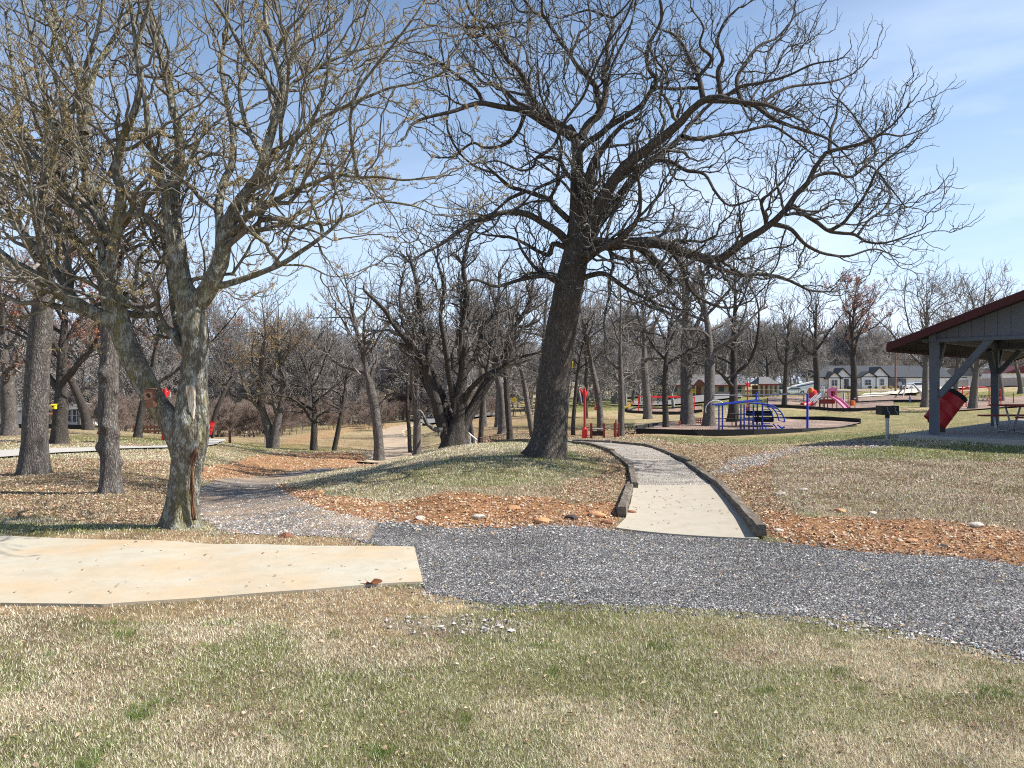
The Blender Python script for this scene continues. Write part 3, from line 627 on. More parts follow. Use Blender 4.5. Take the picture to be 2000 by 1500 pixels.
def grow(P, R, cnt, rng, ang=(.5, 1.1), L=(.5, 1.), steps=6, gn=.3, up=.06, rr=.6, rend=.35, rmin=.003, t0=.2, rmax=9, tipbias=1.0):
    """children on every parent polyline; cnt: children per parent (array)"""
    cnt = np.broadcast_to(cnt, (len(P),)); idx = np.repeat(np.arange(len(P)), cnt); n = len(idx); S_ = P.shape[1]
    t = t0 + (1 - t0) * rng.uniform(0, 1, n) ** tipbias
    first = np.concatenate([[0], np.cumsum(cnt)[:-1]])[cnt > 0].astype(int); t[first] = 1.0      # one goes on from the tip
    f = t * (S_ - 1); i = np.clip(f.astype(int), 0, S_ - 2); f = (f - i)[:, None]
    p = P[idx, i] * (1 - f) + P[idx, i + 1] * f; tan = nrm(P[idx, i + 1] - P[idx, i]); r0 = np.minimum((R[idx, i] * (1 - f[:, 0]) + R[idx, i + 1] * f[:, 0]) * rr, rmax)
    per = nrm(np.cross(tan, rng.normal(size=(n, 3)))); a = rng.uniform(*ang, n); a[first] *= .35; r0[first] /= rr
    d = nrm(tan * np.cos(a)[:, None] + per * np.sin(a)[:, None] + [[0, 0, up]])
    le = rng.uniform(L[0], L[1], n) * (1.2 - .70 * t); r0 = np.maximum(r0, rmin)
    Q = np.empty((n, steps + 1, 3)); Q[:, 0] = p; bend = rng.normal(size=(n, 3)) * gn; d0 = d
    for s in range(steps):
        bend = bend * .1 + rng.normal(size=(n, 3)) * gn; d0 = nrm(d0 + rng.normal(size=(n, 3)) * gn * .35 + [[0, 0, up]]); d = nrm(d0 + bend); Q[:, s + 1] = Q[:, s] + d * (le / steps)[:, None]
    w = np.linspace(0, 1, steps + 1)[None]; RR = r0[:, None] * (1 - w) + np.maximum(r0 * rend, rmin * .8)[:, None] * w
    return Q, RR
def limb_arrays(limbs, n, rng, wob=.35):
    P = np.empty((len(limbs), n, 3)); R = np.empty((len(limbs), n))
    for i, (p, r) in enumerate(limbs):
        q, rr = resample(p, r, n); ph = rng.uniform(0, 99)
        s = np.linspace(0, np.linalg.norm(np.diff(q, axis=0), axis=1).sum(), n)
        a = np.minimum(np.arange(n) / 3, 1)[:, None] * wob
        off = np.stack([fbm(s * 2.2, s * 0 + ph + k * 7, 3, 5) - .5 for k in range(3)], 1); q = q + off * a * np.clip(rr[:, None] * 2 + .04, 0, .25)
        P[i] = q; R[i] = rr * (1 + .10 * (fbm(s * 5, s * 0 + ph, 3, 8) - .5) * 2)
    return P, R
def trunk_mesh(p, r, seed, n=70, k=30, flare=.35, lobes=5, rough=.07, knots=()):
    P, R = resample(p, r, n); T = nrm(np.gradient(P, axis=0)); A = nrm(np.cross(T, [[0, 1., 0.0]]) if True else T); B = np.cross(T, A)
    a = np.arange(k) * 2 * PI / k; s = np.concatenate([[0], np.cumsum(np.linalg.norm(np.diff(P, axis=0), axis=1))])
    ca, sa = np.cos(a)[None], np.sin(a)[None]; Z = s[:, None]
    rr = R[:, None] * (1 + rough * 2 * (fbm(ca * 2.2 + 7 + Z * .8, sa * 2.2 + Z * 1.4 + seed, 3, seed) - .5) + .05 * (fbm(ca * 9 + 3, sa * 9 + Z * 2.2, 2, seed + 3) - .5) * 2)
    e = np.exp(-Z / (R[0] * 1.1)); rr = rr * (1 + flare * e * (.55 + .45 * np.cos(lobes * a[None] + seed)))
    for kz, ka, kr, kh in knots:
        da = np.angle(np.exp(1j * (a[None] - ka))); rr = rr + kh * np.exp(-((Z - kz) ** 2 + (da * R[:, None]) ** 2) / kr ** 2)
    V = P[:, None] + A[:, None] * (ca * rr)[..., None] + B[:, None] * (sa * rr)[..., None]
    i = (np.arange(n - 1) * k)[:, None]; j = np.arange(k)[None]; j2 = (j + 1) % k
    return V.reshape(-1, 3), np.stack([i + j, i + j2, i + j2 + k, i + j + k], -1).reshape(-1, 4)
def build_tree(name, base, trunks, limbs, label, group, seed, lv, mb='bark_oak', mt='twig_oak', wob=.35, k0=9, buds=None, nl=26, tk={}, cat='tree', crown_extra=None, leaders=True):
    """trunks: [(pts, radii)]; limbs: [(pts, radii)]; lv: list of grow() settings"""
    if mb == 'bark_dark' and mt == 'twig_grey': mt = 'twig_dark'
    rng = np.random.default_rng(seed); root = empty(name, base, label, cat, group); b = np.array(base)
    parts = [trunk_mesh(p, r, seed + i, **tk) for i, (p, r) in enumerate(trunks)]
    P0 = R0 = None
    if limbs:
        P0, R0 = limb_arrays(limbs, nl, rng, wob); parts.append(tubes(P0, R0, k0))
    V, q = merge(parts); mesh_np('trunk', V - b, q.ravel(), np.full(len(q), 4), M[mb], root, True)
    cur = [(P0, R0)] if limbs else []
    if leaders:
        for p, r in trunks:
            a, c = resample(p, r, nl); h = int(nl * .55); a2, c2 = resample(a[h:], c[h:], nl); cur.append((a2[None], c2[None]))
    P = np.concatenate([c[0] for c in cur]); R = np.concatenate([c[1] for c in cur])
    parts = []; tips = []; prev = None
    for li, g in enumerate(lv):
        g = dict(g); per = g.pop('per'); k = g.pop('k', 3)
        if isinstance(per, float):
            ln = np.linalg.norm(np.diff(P, axis=1), axis=2).sum(1); cnt = np.maximum((ln * per * rng.uniform(.7, 1.3, len(ln))).astype(int), 1)
        else: cnt = np.full(len(P), per)
        P2, R2 = grow(P, R, cnt, rng, **g)
        if prev is not None:      # finer growth straight off the level above as well
            P3, R3 = grow(prev[0], prev[1], np.maximum((np.linalg.norm(np.diff(prev[0], axis=1), axis=2).sum(1) * per * .3 * rng.uniform(.6, 1.4, len(prev[0]))).astype(int), 0), rng, **g)
            P2 = np.concatenate([P2, P3]); R2 = np.concatenate([R2, R3])
        prev = (P, R); P, R = P2, R2; parts.append(tubes(P, R, k)); tips.append(P)
    V, q = merge(parts); cr = mesh_np('crown', V - b, q.ravel(), np.full(len(q), 4), M[mt], root, True)
    if buds:
        nb, size, cols, nm, up = buds; T = tips[-1]; T2 = tips[-2]
        src = np.concatenate([T[:, 1:].reshape(-1, 3), T2[:, 2:].reshape(-1, 3)])
        clump = fbm(src[:, 0] * 1.3 + src[:, 1], src[:, 2] * 1.3, 3, seed); pr = np.clip(clump - .22, .03, 1) ** 1.4; pr /= pr.sum()
        c0 = src[rng.choice(len(src), nb, p=pr)] + rng.normal(size=(nb, 3)) * size * .5; n = nb
        d = nrm(rng.normal(size=(n, 3)) + [[0, 0, up]]); e = nrm(np.cross(d, rng.normal(size=(n, 3)))); s = rng.uniform(.6, 1.3, n)[:, None] * size
        V = np.stack([c0, c0 + d * s * .5 + e * s * .22, c0 + d * s, c0 + d * s * .5 - e * s * .22], 1).reshape(-1, 3) - b
        qq = np.arange(n * 4); cc = np.array(cols)[rng.integers(0, len(cols), n)]; cc = cc * rng.uniform(.7, 1.25, (n, 1))
        mesh_np(nm, V, qq, np.full(n, 4), M['leaf'], root, False, np.repeat(cc, 4, 0))
    return root
def px(D, pts, dd=0.0, D0=None):
    """outline in sight-line coordinates -> world polyline; dd: how much the limb comes nearer (-) or goes away (+) along its run"""
    n = len(pts); P = []; R = []
    for i, (u, v, r) in enumerate(pts):
        t = i / max(n - 1, 1); d = D + dd * t; P.append(tuple(at(u, v, d))); R.append(r / F * d)
    return P, R
def taper(pts, r0, r1): 
    n = len(pts); return [(u, v, r0 + (r1 - r0) * (i / (n - 1)) ** .8) for i, (u, v) in enumerate(pts)]
def zz(L, ox, oy, s=.35): return [(ox + s * x, oy + s * y) for x, y in L]

# --- the great oak on the mound
def oak():
    base = gp(1068, 892, 12, 17); D = base.y; A = 800, 0; B = 1200, 150
    tr = px(D, [(1063,898,39),(1068,880,35),(1074,850,32),(1079,800,31),(1083,740,30.5),(1092,670,29),(1102,610,28),(1112,555,28),(1124,500,26),(1131,445,22),(1129,395,15.5),(1127,350,12.5),(1128,310,11),(1126,280,10),(1120,262,8),(1112,245,5)])
    L = []
    def l(z, o, r0, r1, dd): L.append(px(D, taper(zz(z, *o), r0, r1), dd))
    l([(925,760),(850,735),(760,690),(640,620),(520,600),(400,575),(280,610),(150,640),(20,690),(-20,760)], A, 9, 2.2, -1.5)
    l([(640,640),(600,740),(520,810),(420,825),(350,800),(250,870),(180,880)], A, 4.5, 1.5, .6)
    l([(350,800),(340,760),(290,730),(280,690)], A, 2.5, 1.2, 0)
    l([(900,770),(800,690),(700,620),(600,575),(540,520),(480,470),(400,455),(330,350),(300,300)], A, 7, 1.8, 1.6)
    l([(410,575),(360,490),(250,410),(150,340),(80,300),(20,290)], A, 4.5, 1.5, -.6)
    l([(900,740),(760,640),(690,560),(650,480),(610,390),(540,330),(500,260),(420,190),(400,130),(340,60),(310,-40)], A, 8, 2, -1.0)
    l([(400,150),(330,150),(270,130),(210,65)], A, 3, 1.3, .2)
    l([(400,115),(450,130),(530,190),(600,210)], A, 3, 1.2, .5)
    l([(955,770),(1000,690),(1060,640),(1090,570),(1100,480),(1090,400),(1110,330),(1100,260),(1125,180),(1135,100),(1080,85),(1000,55),(910,80)], A, 9, 1.8, .7)
    l([(1130,100),(1180,60),(1230,0),(1260,-60)], A, 2.4, 1.4, -.3)
    l([(925,1340),(960,1200),(985,1060),(1010,960),(1040,880),(1085,815),(1130,760),(1190,700),(1250,670)], A, 14, 3, -.8)
    l([(1060,610),(1040,490),(990,430),(930,360),(890,300),(830,210),(780,130),(740,70),(740,-30)], A, 6, 2.2, -1.2)
    l([(760,95),(690,70),(610,60),(570,0),(560,-50)], A, 3, 1.4, -.3)
    l([(890,300),(930,240),(950,180),(1000,150),(1010,90),(990,0)], A, 3.2, 1.4, .5)
    l([(945,850),(985,800),(1060,750),(1120,700),(1200,650),(1290,590),(1350,510),(1380,470),(1370,420),(1330,390),(1330,260),(1380,170),(1410,90),(1395,-30)], A, 7, 2.8, -.9)
    l([(1370,490),(1470,495),(1560,490),(1620,480),(1600,420)], A, 4, 2, .3)
    l([(1440,480),(1425,400),(1380,340),(1370,270),(1400,190)], A, 3, 1.4, -.4)
    l([(955,1400),(1010,1290),(1060,1150),(1110,1050),(1180,960),(1280,870),(1400,770),(1500,690),(1580,610),(1650,560),(1730,545),(1850,570),(1990,585),(2120,640)], A, 16, 3, -2.2)
    l([(960,1440),(1060,1250),(1150,1120),(1270,960),(1400,860),(1520,760),(1560,700),(1700,560),(1800,520)], A, 10, 2.5, 1.6)
    l([(1640,560),(1620,450),(1590,380),(1540,280),(1480,200),(1420,170)], A, 6, 2, .5)
    l([(1600,440),(1680,330),(1620,250),(1640,150),(1580,60)], A, 4, 1.5, -.4)
    l([(1740,545),(1720,400),(1750,330),(1720,230),(1760,120),(1840,40)], A, 5.5, 1.6, -.5)
    l([(1850,560),(1830,440),(1890,330),(1960,250),(2060,200),(2150,90)], A, 5, 1.5, .8)
    l([(480,130),(620,140),(760,150),(860,220),(950,265),(1060,300),(1180,340),(1260,400)], B, 6, 2, -.8)
    l([(600,130),(700,60),(800,40),(950,0),(1100,-70),(1220,-90)], B, 4, 1.6, -.9)
    l([(820,150),(900,90),(980,60),(1100,40),(1240,20),(1340,-20)], B, 4, 1.4, .7)
    l([(377,331),(460,345),(560,330),(700,310),(860,275),(960,320),(1040,380),(1120,440)], B, 4.5, 1.5, 1.2)
    l([(20,560),(180,480),(300,470),(400,520),(500,540),(560,640),(640,720),(760,690)], B, 5.5, 1.8, -1.2)
    # the long low limb reaching right
    l([(-230,1010),(-120,930),(0,940),(130,920),(250,930),(380,985),(500,1015),(570,1020),(640,985),(760,890),(880,820),(950,760),(1010,660),(1080,590),(1130,490),(1200,410),(1330,390),(1440,340),(1520,300),(1620,190)], B, 14, 1.6, -2.4)
    l([(1080,590),(1130,550),(1220,535),(1320,560),(1400,500),(1460,520),(1540,620),(1620,720)], B, 4.5, 1.2, .6)
    l([(880,820),(980,850),(1060,930),(1150,980),(1300,1000),(1450,960),(1560,1000)], B, 5, 1.2, .9)
    l([(980,710),(1120,800),(1200,860),(1340,880),(1400,920),(1500,930),(1600,900),(1720,850)], B, 5, 1.1, -.6)
    l([(1360,880),(1420,800),(1500,740),(1540,640),(1480,560)], B, 3, 1.0, .3)
    l([(850,845),(835,770),(820,690),(870,650),(960,560),(1000,500)], B, 4.5, 1.4, -.7)
    l([(1200,410),(1210,300),(1240,210),(1250,120),(1290,60)], B, 4, 1.2, .4)
    l([(1340,390),(1400,370),(1500,320),(1600,330),(1700,300),(1770,260)], B, 3, .9, .3)
    l([(120,940),(190,1000),(250,1060),(310,1120),(300,1170),(220,1230),(120,1260)], B, 7, 2, -1.2)
    l([(480,1010),(560,1060),(700,1100),(830,1100),(960,1130),(1080,1190),(1200,1200)], B, 6, 1.8, 1.6)
    l([(300,960),(380,1060),(420,1180),(520,1260),(640,1290),(760,1250)], B, 5, 1.6, .9)
    l([(-200,1130),(-60,1100),(60,1180),(180,1240),(300,1290),(420,1300)], B, 6, 1.5, -1.3)
    # left, low
    l([(890,1360),(840,1310),(780,1270),(700,1220),(620,1190),(520,1190),(430,1210),(330,1250),(260,1300),(180,1360),(80,1410),(0,1460)], A, 9, 1.8, -1.2)
    l([(890,1230),(820,1160),(780,1110),(720,1090),(640,1060),(560,1040),(510,1000),(470,960),(430,930)], A, 6.5, 2.0, 1.2)
    l([(640,1070),(560,1110),(480,1180),(400,1250),(330,1330)], A, 4, 1.3, .6)
    l([(920,1010),(870,960),(840,900),(780,880),(710,880),(690,930),(620,950),(500,900),(430,905)], A, 5, 1.4, -.9)
    l([(860,980),(780,1020),(700,1060),(640,1130),(560,1180)], A, 4, 1.3, -.8)
    l([(870,1380),(800,1360),(780,1420),(720,1400),(620,1350),(540,1320),(420,1310),(300,1270)], A, 6, 1.5, 1.4)
    l([(900,1620),(800,1560),(700,1490),(620,1380),(600,1300)], A, 6, 1.7, .8)
    l([(880,1590),(760,1540),(620,1560),(480,1600),(360,1560),(250,1600)], A, 6, 1.5, -1.5)
    l([(930,1500),(1020,1420),(1120,1370),(1240,1385),(1330,1400),(1400,1470)], A, 9, 2.5, -1.7)
    # limbs leaving towards and away from the viewer
    rng = np.random.default_rng(4)
    nL = len(L)
    for i in range(14):
        src = tr if i < 2 else L[rng.integers(0, nL)]; m_ = len(src[0]); a = rng.uniform(-.9, .9) + (PI / 2 if i % 2 else -PI / 2); p = np.array(src[0][rng.integers(7, 9) if i < 2 else rng.integers(1, max(2, m_ - 3))]); P = [p]; Ln = rng.uniform(1.6, 3.6)
        d = np.array([math.cos(a), math.sin(a), rng.uniform(.0, .6)])
        for s in range(7): d = d / np.linalg.norm(d) + rng.normal(size=3) * .24 + [0, 0, .04]; P.append(P[-1] + d / np.linalg.norm(d) * Ln / 7)
        r_ = .06 if i < 2 else rng.uniform(.022, .036); L.append((P, list(np.linspace(r_, .013, 8))))
    lv = [dict(per=3.1, k=5, ang=(.5, 1.25), L=(.6, 1.9), steps=9, gn=.30, up=.05, rr=.5, rmin=.010, t0=.1, rmax=.038),
          dict(per=4.8, k=4, ang=(.5, 1.25), L=(.3, 1.0), steps=6, gn=.34, up=.08, rr=.55, rmin=.0068, t0=.08, rmax=.02),
          dict(per=6.0, k=3, ang=(.4, 1.1), L=(.15, .5), steps=4, gn=.34, up=.10, rr=.6, rmin=.0052, t0=.15),
          dict(per=6.5, k=3, ang=(.4, 1.0), L=(.06, .2), steps=2, gn=.3, up=.10, rr=.65, rmin=.004, t0=.2)]
    build_tree('oak_tree', base, [tr], L, 'large spreading bare oak with thick grey trunk standing on the grassy mound', None, 11, lv, 'bark_oak', 'bark_limb', k0=10, tk=dict(n=120, k=40, flare=.30, rough=.06, knots=((3.05, 1.4, .16, .07), (2.0, 1.7, .1, .03))), leaders=False)
    root = [o for o in COL.objects if o.name.startswith('oak_tree')][0]
    return root
oak()

# --- the mossy twin-stemmed elm at the left
def elm():
    base = gp(357, 1030, 7, 10); D = base.y; A = 0, 0
    t1 = px(D, [(352,1036,37),(354,1015,32),(357,980,29),(361,940,28),(366,900,30),(370,860,35),(373,820,34),(376,780,29),(378,740,25),(381,700,24),(381,660,25),(376,620,27),(368,590,26),(356,560,21),(349,520,19),(345,470,17)])
    t2 = px(D, [(366,880,26),(348,845,26),(326,815,22),(302,782,21),(282,745,22),(262,705,22),(246,670,21),(234,635,22),(224,600,22),(214,560,20),(206,520,17)])
    L = []
    def l(z, r0, r1, dd, s=.35): L.append(px(D, taper(zz(z, 0, 0, s), r0, r1), dd if dd > 0 else dd * .35))
    l([(345,480),(341,430),(338,380),(345,340),(350,300),(345,240),(336,200),(329,150),(315,110),(300,60),(285,-30)], 15, 4, .9, 1)
    l([(352,540),(338,500),(330,440),(322,380),(310,330),(290,270),(285,200),(270,140),(262,60),(250,-30)], 11, 3, -1.2, 1)
    l([(374,600),(396,580),(414,548),(428,515),(436,480),(446,440),(460,410),(484,378),(507,345),(518,308),(535,245),(550,205),(550,157),(535,105),(518,35),(521,-30)], 22, 3.5, -.7, 1)
    l([(430,500),(432,450),(428,400),(440,350),(455,315),(452,245),(441,192),(434,140),(440,60),(452,-30)], 11, 2.5, 1.0, 1)
    l([(484,380),(525,398),(560,378),(612,357),(655,341),(700,346),(740,345),(790,352),(830,347)], 7, 1.6, -.6, 1)
    l([(516,312),(500,282),(483,245),(469,192),(472,140),(490,87),(514,45),(530,0),(545,-40)], 6, 2, .6, 1)
    l([(520,305),(550,285),(577,270),(612,241),(647,220),(700,196),(760,172),(820,160),(870,140)], 6, 1.5, -1.1, 1)
    l([(552,185),(570,165),(595,147),(640,122),(700,98),(750,86),(800,60),(850,50)], 5, 1.4, .8, 1)
    l([(540,100),(560,60),(590,30),(620,-20)], 3.5, 1.5, -.5, 1); l([(545,150),(590,90),(640,60),(680,10),(690,-40)], 4, 1.5, .5, 1)
    l([(560,178),(620,170),(680,140),(730,120),(790,120)], 3, 1.2, 1.2, 1)
    l([(412,560),(440,556),(480,545),(546,518),(590,490),(630,462),(662,432),(668,405),(655,370)], 8, 1.6, -.9, 1)
    l([(546,518),(600,520),(650,540),(700,530)], 2.5, 1, .5, 1); l([(660,430),(700,415),(740,395),(800,400),(850,420)], 3, 1.2, .3, 1)
    l([(440,465),(500,450),(560,440),(610,450),(650,470)], 4, 1.4, -1.2, 1)
    l([(498,360),(560,330),(620,320),(680,330),(720,370)], 4, 1.3, 1.1, 1)
    # left stem
    l([(208,540),(204,500),(206,455),(195,420),(180,390),(168,315),(160,245),(157,175),(150,147),(130,100),(100,50),(80,-20)], 15, 4, .8, 1)
    l([(158,200),(168,140),(178,105),(196,35),(205,-30)], 7, 3, -.5, 1); l([(165,260),(180,150),(210,95),(245,35),(262,-30)], 8, 3, .6, 1)
    l([(214,565),(220,500),(232,440),(236,380),(225,330),(240,270),(262,220),(275,160),(268,90),(285,30),(300,-20)], 13, 3, -1.3, 1)
    l([(234,640),(205,622),(170,605),(130,580),(90,555),(55,530),(20,510),(-30,470)], 16, 7, -.8, 1)
    l([(150,590),(100,520),(60,470),(20,430),(-20,400)], 9, 4, .9, 1)
    l([(214,575),(186,520),(150,470),(98,420),(60,385),(20,350),(-20,330)], 10, 3.5, .6, 1)
    l([(206,500),(190,460),(168,430),(115,367),(70,322),(30,290),(-20,262)], 8, 3, -1.0, 1)
    l([(175,440),(140,380),(110,330),(80,315),(56,280),(35,210),(21,105),(10,20)], 7, 2.5, 1.2, 1)
    l([(100,350),(110,280),(95,220),(75,150),(60,70),(40,-10)], 6, 2.5, -.8, 1)
    l([(130,395),(150,330),(140,260),(120,190),(100,120),(110,40),(90,-20)], 6, 2.2, 1.0, 1)
    l([(200,480),(250,430),(262,380),(290,345),(330,300),(380,280),(420,240)], 6, 2, -1.4, 1)
    l([(232,600),(262,560),(270,510),(300,470),(310,420),(350,380)], 5, 1.6, 1.2, 1)
    l([(224,590),(180,555),(140,545),(90,600),(40,620),(0,615)], 5, 1.8, -.9, 1)
    # bare dead stub crooked between the stems
    l([(374,700),(362,688),(350,668),(338,650),(322,640),(310,622),(296,614),(272,616),(250,612)], 11, 7, .3, 1)
    l([(378,690),(362,660),(348,630),(340,590),(336,550),(330,500),(318,460)], 14, 6, 1.0, 1)
    rng = np.random.default_rng(14)
    nL = len(L)
    for i in range(22):
        src = L[rng.integers(0, nL)]; m_ = len(src[0]); a = rng.uniform(-.9, .9) + (PI / 2 if i % 3 else -PI / 2.4); p = np.array(src[0][rng.integers(1, max(2, m_ - 3))]); P = [p]; Ln = rng.uniform(1.2, 2.6)
        d = np.array([math.cos(a), math.sin(a), rng.uniform(.2, .8)])
        for s in range(7): d = d / np.linalg.norm(d) + rng.normal(size=3) * .16 + [0, 0, .08]; P.append(P[-1] + d / np.linalg.norm(d) * Ln / 7)
        L.append((P, list(np.linspace(rng.uniform(.02, .035), .008, 8))))
    lv = [dict(per=3.0, k=5, ang=(.5, 1.15), L=(.6, 1.8), steps=9, gn=.26, up=.045, rr=.55, rmin=.009, t0=.12, rmax=.035),
          dict(per=4.4, k=4, ang=(.5, 1.2), L=(.3, .95), steps=6, gn=.30, up=.07, rr=.5, rmin=.005, t0=.12, rmax=.03),
          dict(per=5.0, k=3, ang=(.35, .95), L=(.15, .5), steps=4, gn=.22, up=.04, rr=.6, rmin=.0032, t0=.15),
          dict(per=5.0, k=3, ang=(.35, .9), L=(.06, .22), steps=2, gn=.22, up=.0, rr=.65, rmin=.0022, t0=.2)]
    root = build_tree('elm_tree', base, [t1, t2], L, 'old mossy elm with two stems and a pale barkless scar beside the concrete walkway', None, 23, lv, 'bark_elm', 'twig_elm', k0=12, wob=.25,
        buds=(170000, .018, [(.42, .33, .16), (.33, .26, .13), (.50, .40, .22), (.25, .20, .10)], 'seed_clusters', -.6), tk=dict(n=110, k=40, flare=.28, rough=.07, knots=((1.15, 2.0, .12, .03),)), leaders=False)
    # scars on the stem: exposed wood and the rotten slit below
    def scar(name, c, mt, lift):
        b = np.array(base); V = []; n = len(c)
        for u0, u1, v in c:
            for j in range(7):
                u = u0 + (u1 - u0) * j / 6; ax = 377 if v < 860 else 366 + (v - 900) * -.06; hw = 27 if v < 860 else 29; s = np.clip((u - ax) / hw, -.97, .97)
                d = D - math.sqrt(1 - s * s) * hw / F * D * 1.0 - lift + .006 * math.sin(v * .7 + j * 2)
                V.append(np.array(at(u, v, d)) - b)
        i = np.arange(n - 1)[:, None] * 7 + np.arange(6)[None]; q = np.stack([i, i + 1, i + 8, i + 7], -1).reshape(-1, 4)
        o = mesh_np(name, np.array(V), q.ravel(), np.full(len(q), 4), mt, root, True); md = o.modifiers.new('t', 'SOLIDIFY'); md.thickness = .02; md.offset = 0
        return o
    m, nt, b_ = mat('bare_sapwood', (.7, .62, .5), .8); v = coords(nt, (14, 14, 1.6)); f = noise(nt, v, 3, 6, .7)
    nt.links.new(ramp(nt, f, [(.36, (.10, .055, .03)), (.46, (.55, .42, .30)), (.56, (.80, .74, .63))]), b_.inputs['Base Color']); bump(nt, b_, f, 1, .02)
    m2, nt, b_ = mat('rotten_heartwood', (.1, .05, .03), .95); v = coords(nt, (12, 12, 1.4)); f = noise(nt, v, 3, 6, .7)
    nt.links.new(ramp(nt, f, [(.38, (.015, .009, .006)), (.52, (.12, .055, .03)), (.7, (.36, .20, .10))]), b_.inputs['Base Color'])
    scar('bare_wood_scar', [(366,378,752),(363,381,756),(362,382,765),(363,381,780),(362,381,795),(361,380,808),(363,380,820),(366,378,830),(369,377,838),(371,375,844)], m, .012)
    o = scar('rotten_slit', [(383,386,876),(378,386,882),(374,384,890),(372,380,900),(374,379,912),(373,378,930),(372,378,950),(373,379,975),(374,380,1000),(377,381,1016)], m2, .010)
    return root, D
ELM, ELMD = elm()

# --- all other trees
def auto(base, Ht, r0, seed, fork=.35, nl=7, spread=.55, lean=(0, 0), stems=1, crook=.06, el=(.35, 1.1), pts=None, splay=.25):
    rng = np.random.default_rng(seed); trunks = []; limbs = []; b = np.array(base) - [0, 0, .06]
    nl = int(nl * 1.35)
    for s in range(stems):
        a = rng.uniform(0, 2 * PI) if stems == 1 else (s / stems * PI * 1.2 + rng.uniform(-.3, .3) + PI * .9); sp = 0 if stems == 1 else splay
        off = np.array([math.cos(a), math.sin(a) * .6, 0]); P = [b + off * (r0 * .6 if stems > 1 else 0)]; R = [r0 * 1.25]; d = np.array([lean[0] + off[0] * sp, lean[1] + off[1] * sp, 1.0]); n = 11; w = np.zeros(3)
        hh = Ht * rng.uniform(.85, 1.0)
        for i in range(n):
            w = w * .5 + rng.normal(size=3) * crook; w[2] = 0; d = d + w; d[2] = max(d[2], .5); P.append(P[-1] + d / np.linalg.norm(d) * hh * .86 / n)
            t = (i + 1) / n; R.append(r0 * (1.0 - .12 * t / fork if t < fork else .86 * (1 - (t - fork) / (1 - fork)) ** 1.1 * .8 + .02) + .012)
        trunks.append((P, R)); P = np.array(P)
        for k in range(nl):
            t = fork + (.82 - fork) * (k + rng.uniform(0, .6)) / nl; f = t * n; i = int(f); p = P[i] * (1 - f + i) + P[min(i + 1, n)] * (f - i)
            az = k * 2.4 + rng.uniform(-.5, .5) + seed; e = rng.uniform(*el) + .25 * (t - fork); Ln = Ht * spread * (1.08 - .75 * t) * rng.uniform(.75, 1.15)
            d2 = np.array([math.cos(az) * math.cos(e), math.sin(az) * math.cos(e), math.sin(e)]); Q = [p]; ww = np.zeros(3)
            for s2 in range(8): ww = ww * .4 + rng.normal(size=3) * .17; d2 = d2 + ww + [0, 0, .05]; d2 /= np.linalg.norm(d2); Q.append(Q[-1] + d2 * Ln / 8)
            rr = max(R[i] * .55, .02); limbs.append((Q, list(np.linspace(rr, max(rr * .22, .01), 9))))
    return trunks, limbs
def lvl(D, dens=1.0, z=1.0):
    q = max(.0042, D * .00020)
    return [dict(per=3.4 * dens / z, k=4, ang=(.5, 1.15), L=(.55 * z, 1.8 * z), steps=6, gn=.3, up=.08, rr=.55, rmin=q * 1.8, t0=.12, rmax=.05 * z),
            dict(per=4.2 * dens / z * min(1, 40 / D) ** .3, k=3, ang=(.4, 1.1), L=(.35 * z, 1.0 * z), steps=5, gn=.34, up=.08, rr=.6, rmin=q * 1.2, t0=.1),
            dict(per=5.6 * dens / z * min(1, 30 / D) ** .5, k=3, ang=(.4, 1.0), L=(.14 * z, .45 * z), steps=2, gn=.3, up=.08, rr=.65, rmin=q, t0=.1)]
def tree(kind, u, D, wpx, vtop, label, seed, group='bare trees across the park', mb='bark_grey', mt='twig_grey', dens=1.0, buds=None, cat='tree', u2=None, **kw):
    base = on(u, D); Ht = (EYE + (750 - vtop) / F * D) - base.z; r0 = wpx / 2 / F * D
    if u2 is not None: kw['lean'] = ((u2 - u) / F * D / (Ht * .86), 0)
    t, l = auto(base, Ht, r0, seed, **kw)
    return build_tree(kind, base, t, l, label, group, seed, lvl(D, dens, max(1, Ht / 8.5)), mb, mt, k0=7 if D < 40 else 5, buds=buds, nl=18, cat=cat, tk=dict(n=60 if D < 30 else 30, k=24 if D < 30 else 12, flare=.3))
RB = lambda n, s=.05: (n, s, [(.33, .13, .07), (.42, .20, .12), (.26, .11, .06)], 'dead_leaves', -.4)
TB = lambda n, s=.05: (n, s, [(.50, .34, .14), (.42, .28, .12), (.34, .2, .09)], 'seed_clusters', -.4)
G1 = 'bare trees at the left of the park'; G2 = 'bare trees in the middle distance'; G3 = 'bare trees round the playgrounds'
tree('oak_tree', 66, 14.6, 43, -160, 'thick straight grey-barked oak left of the gnarled one, nearest the left edge', 31, G1, fork=.42, nl=9, spread=.42, lean=(.02, 0), crook=.02, dens=1.15, mb='bark_grey')
b215 = on(216, 12.2)
tt, ll = auto(b215, 6.6, .135, 37, fork=.55, nl=7, spread=.35, lean=(.02, 0), crook=.03)
build_tree('oak_tree', b215, tt, ll, 'gnarled knobbly grey oak trunk just left of the mossy elm', G1, 37, lvl(12.2, 1.0), 'bark_grey', 'twig_grey', k0=7, nl=18,
    tk=dict(n=110, k=36, flare=.4, rough=.10, knots=((.55, 3.4, .07, .05), (.8, .2, .09, .07), (1.15, 1.7, .08, .06), (1.35, .4, .08, .07), (1.7, 2.9, .07, .06), (1.95, 1.5, .10, .08), (1.0, 3.1, .07, .05))))
tree('oak_tree', 117, 26, 27, 330, 'dark forked oak holding red-brown dead leaves, behind the two grey trunks', 41, G1, mb='bark_dark', mt='twig_grey', fork=.22, nl=9, spread=.5, crook=.03, buds=RB(9000, .08))
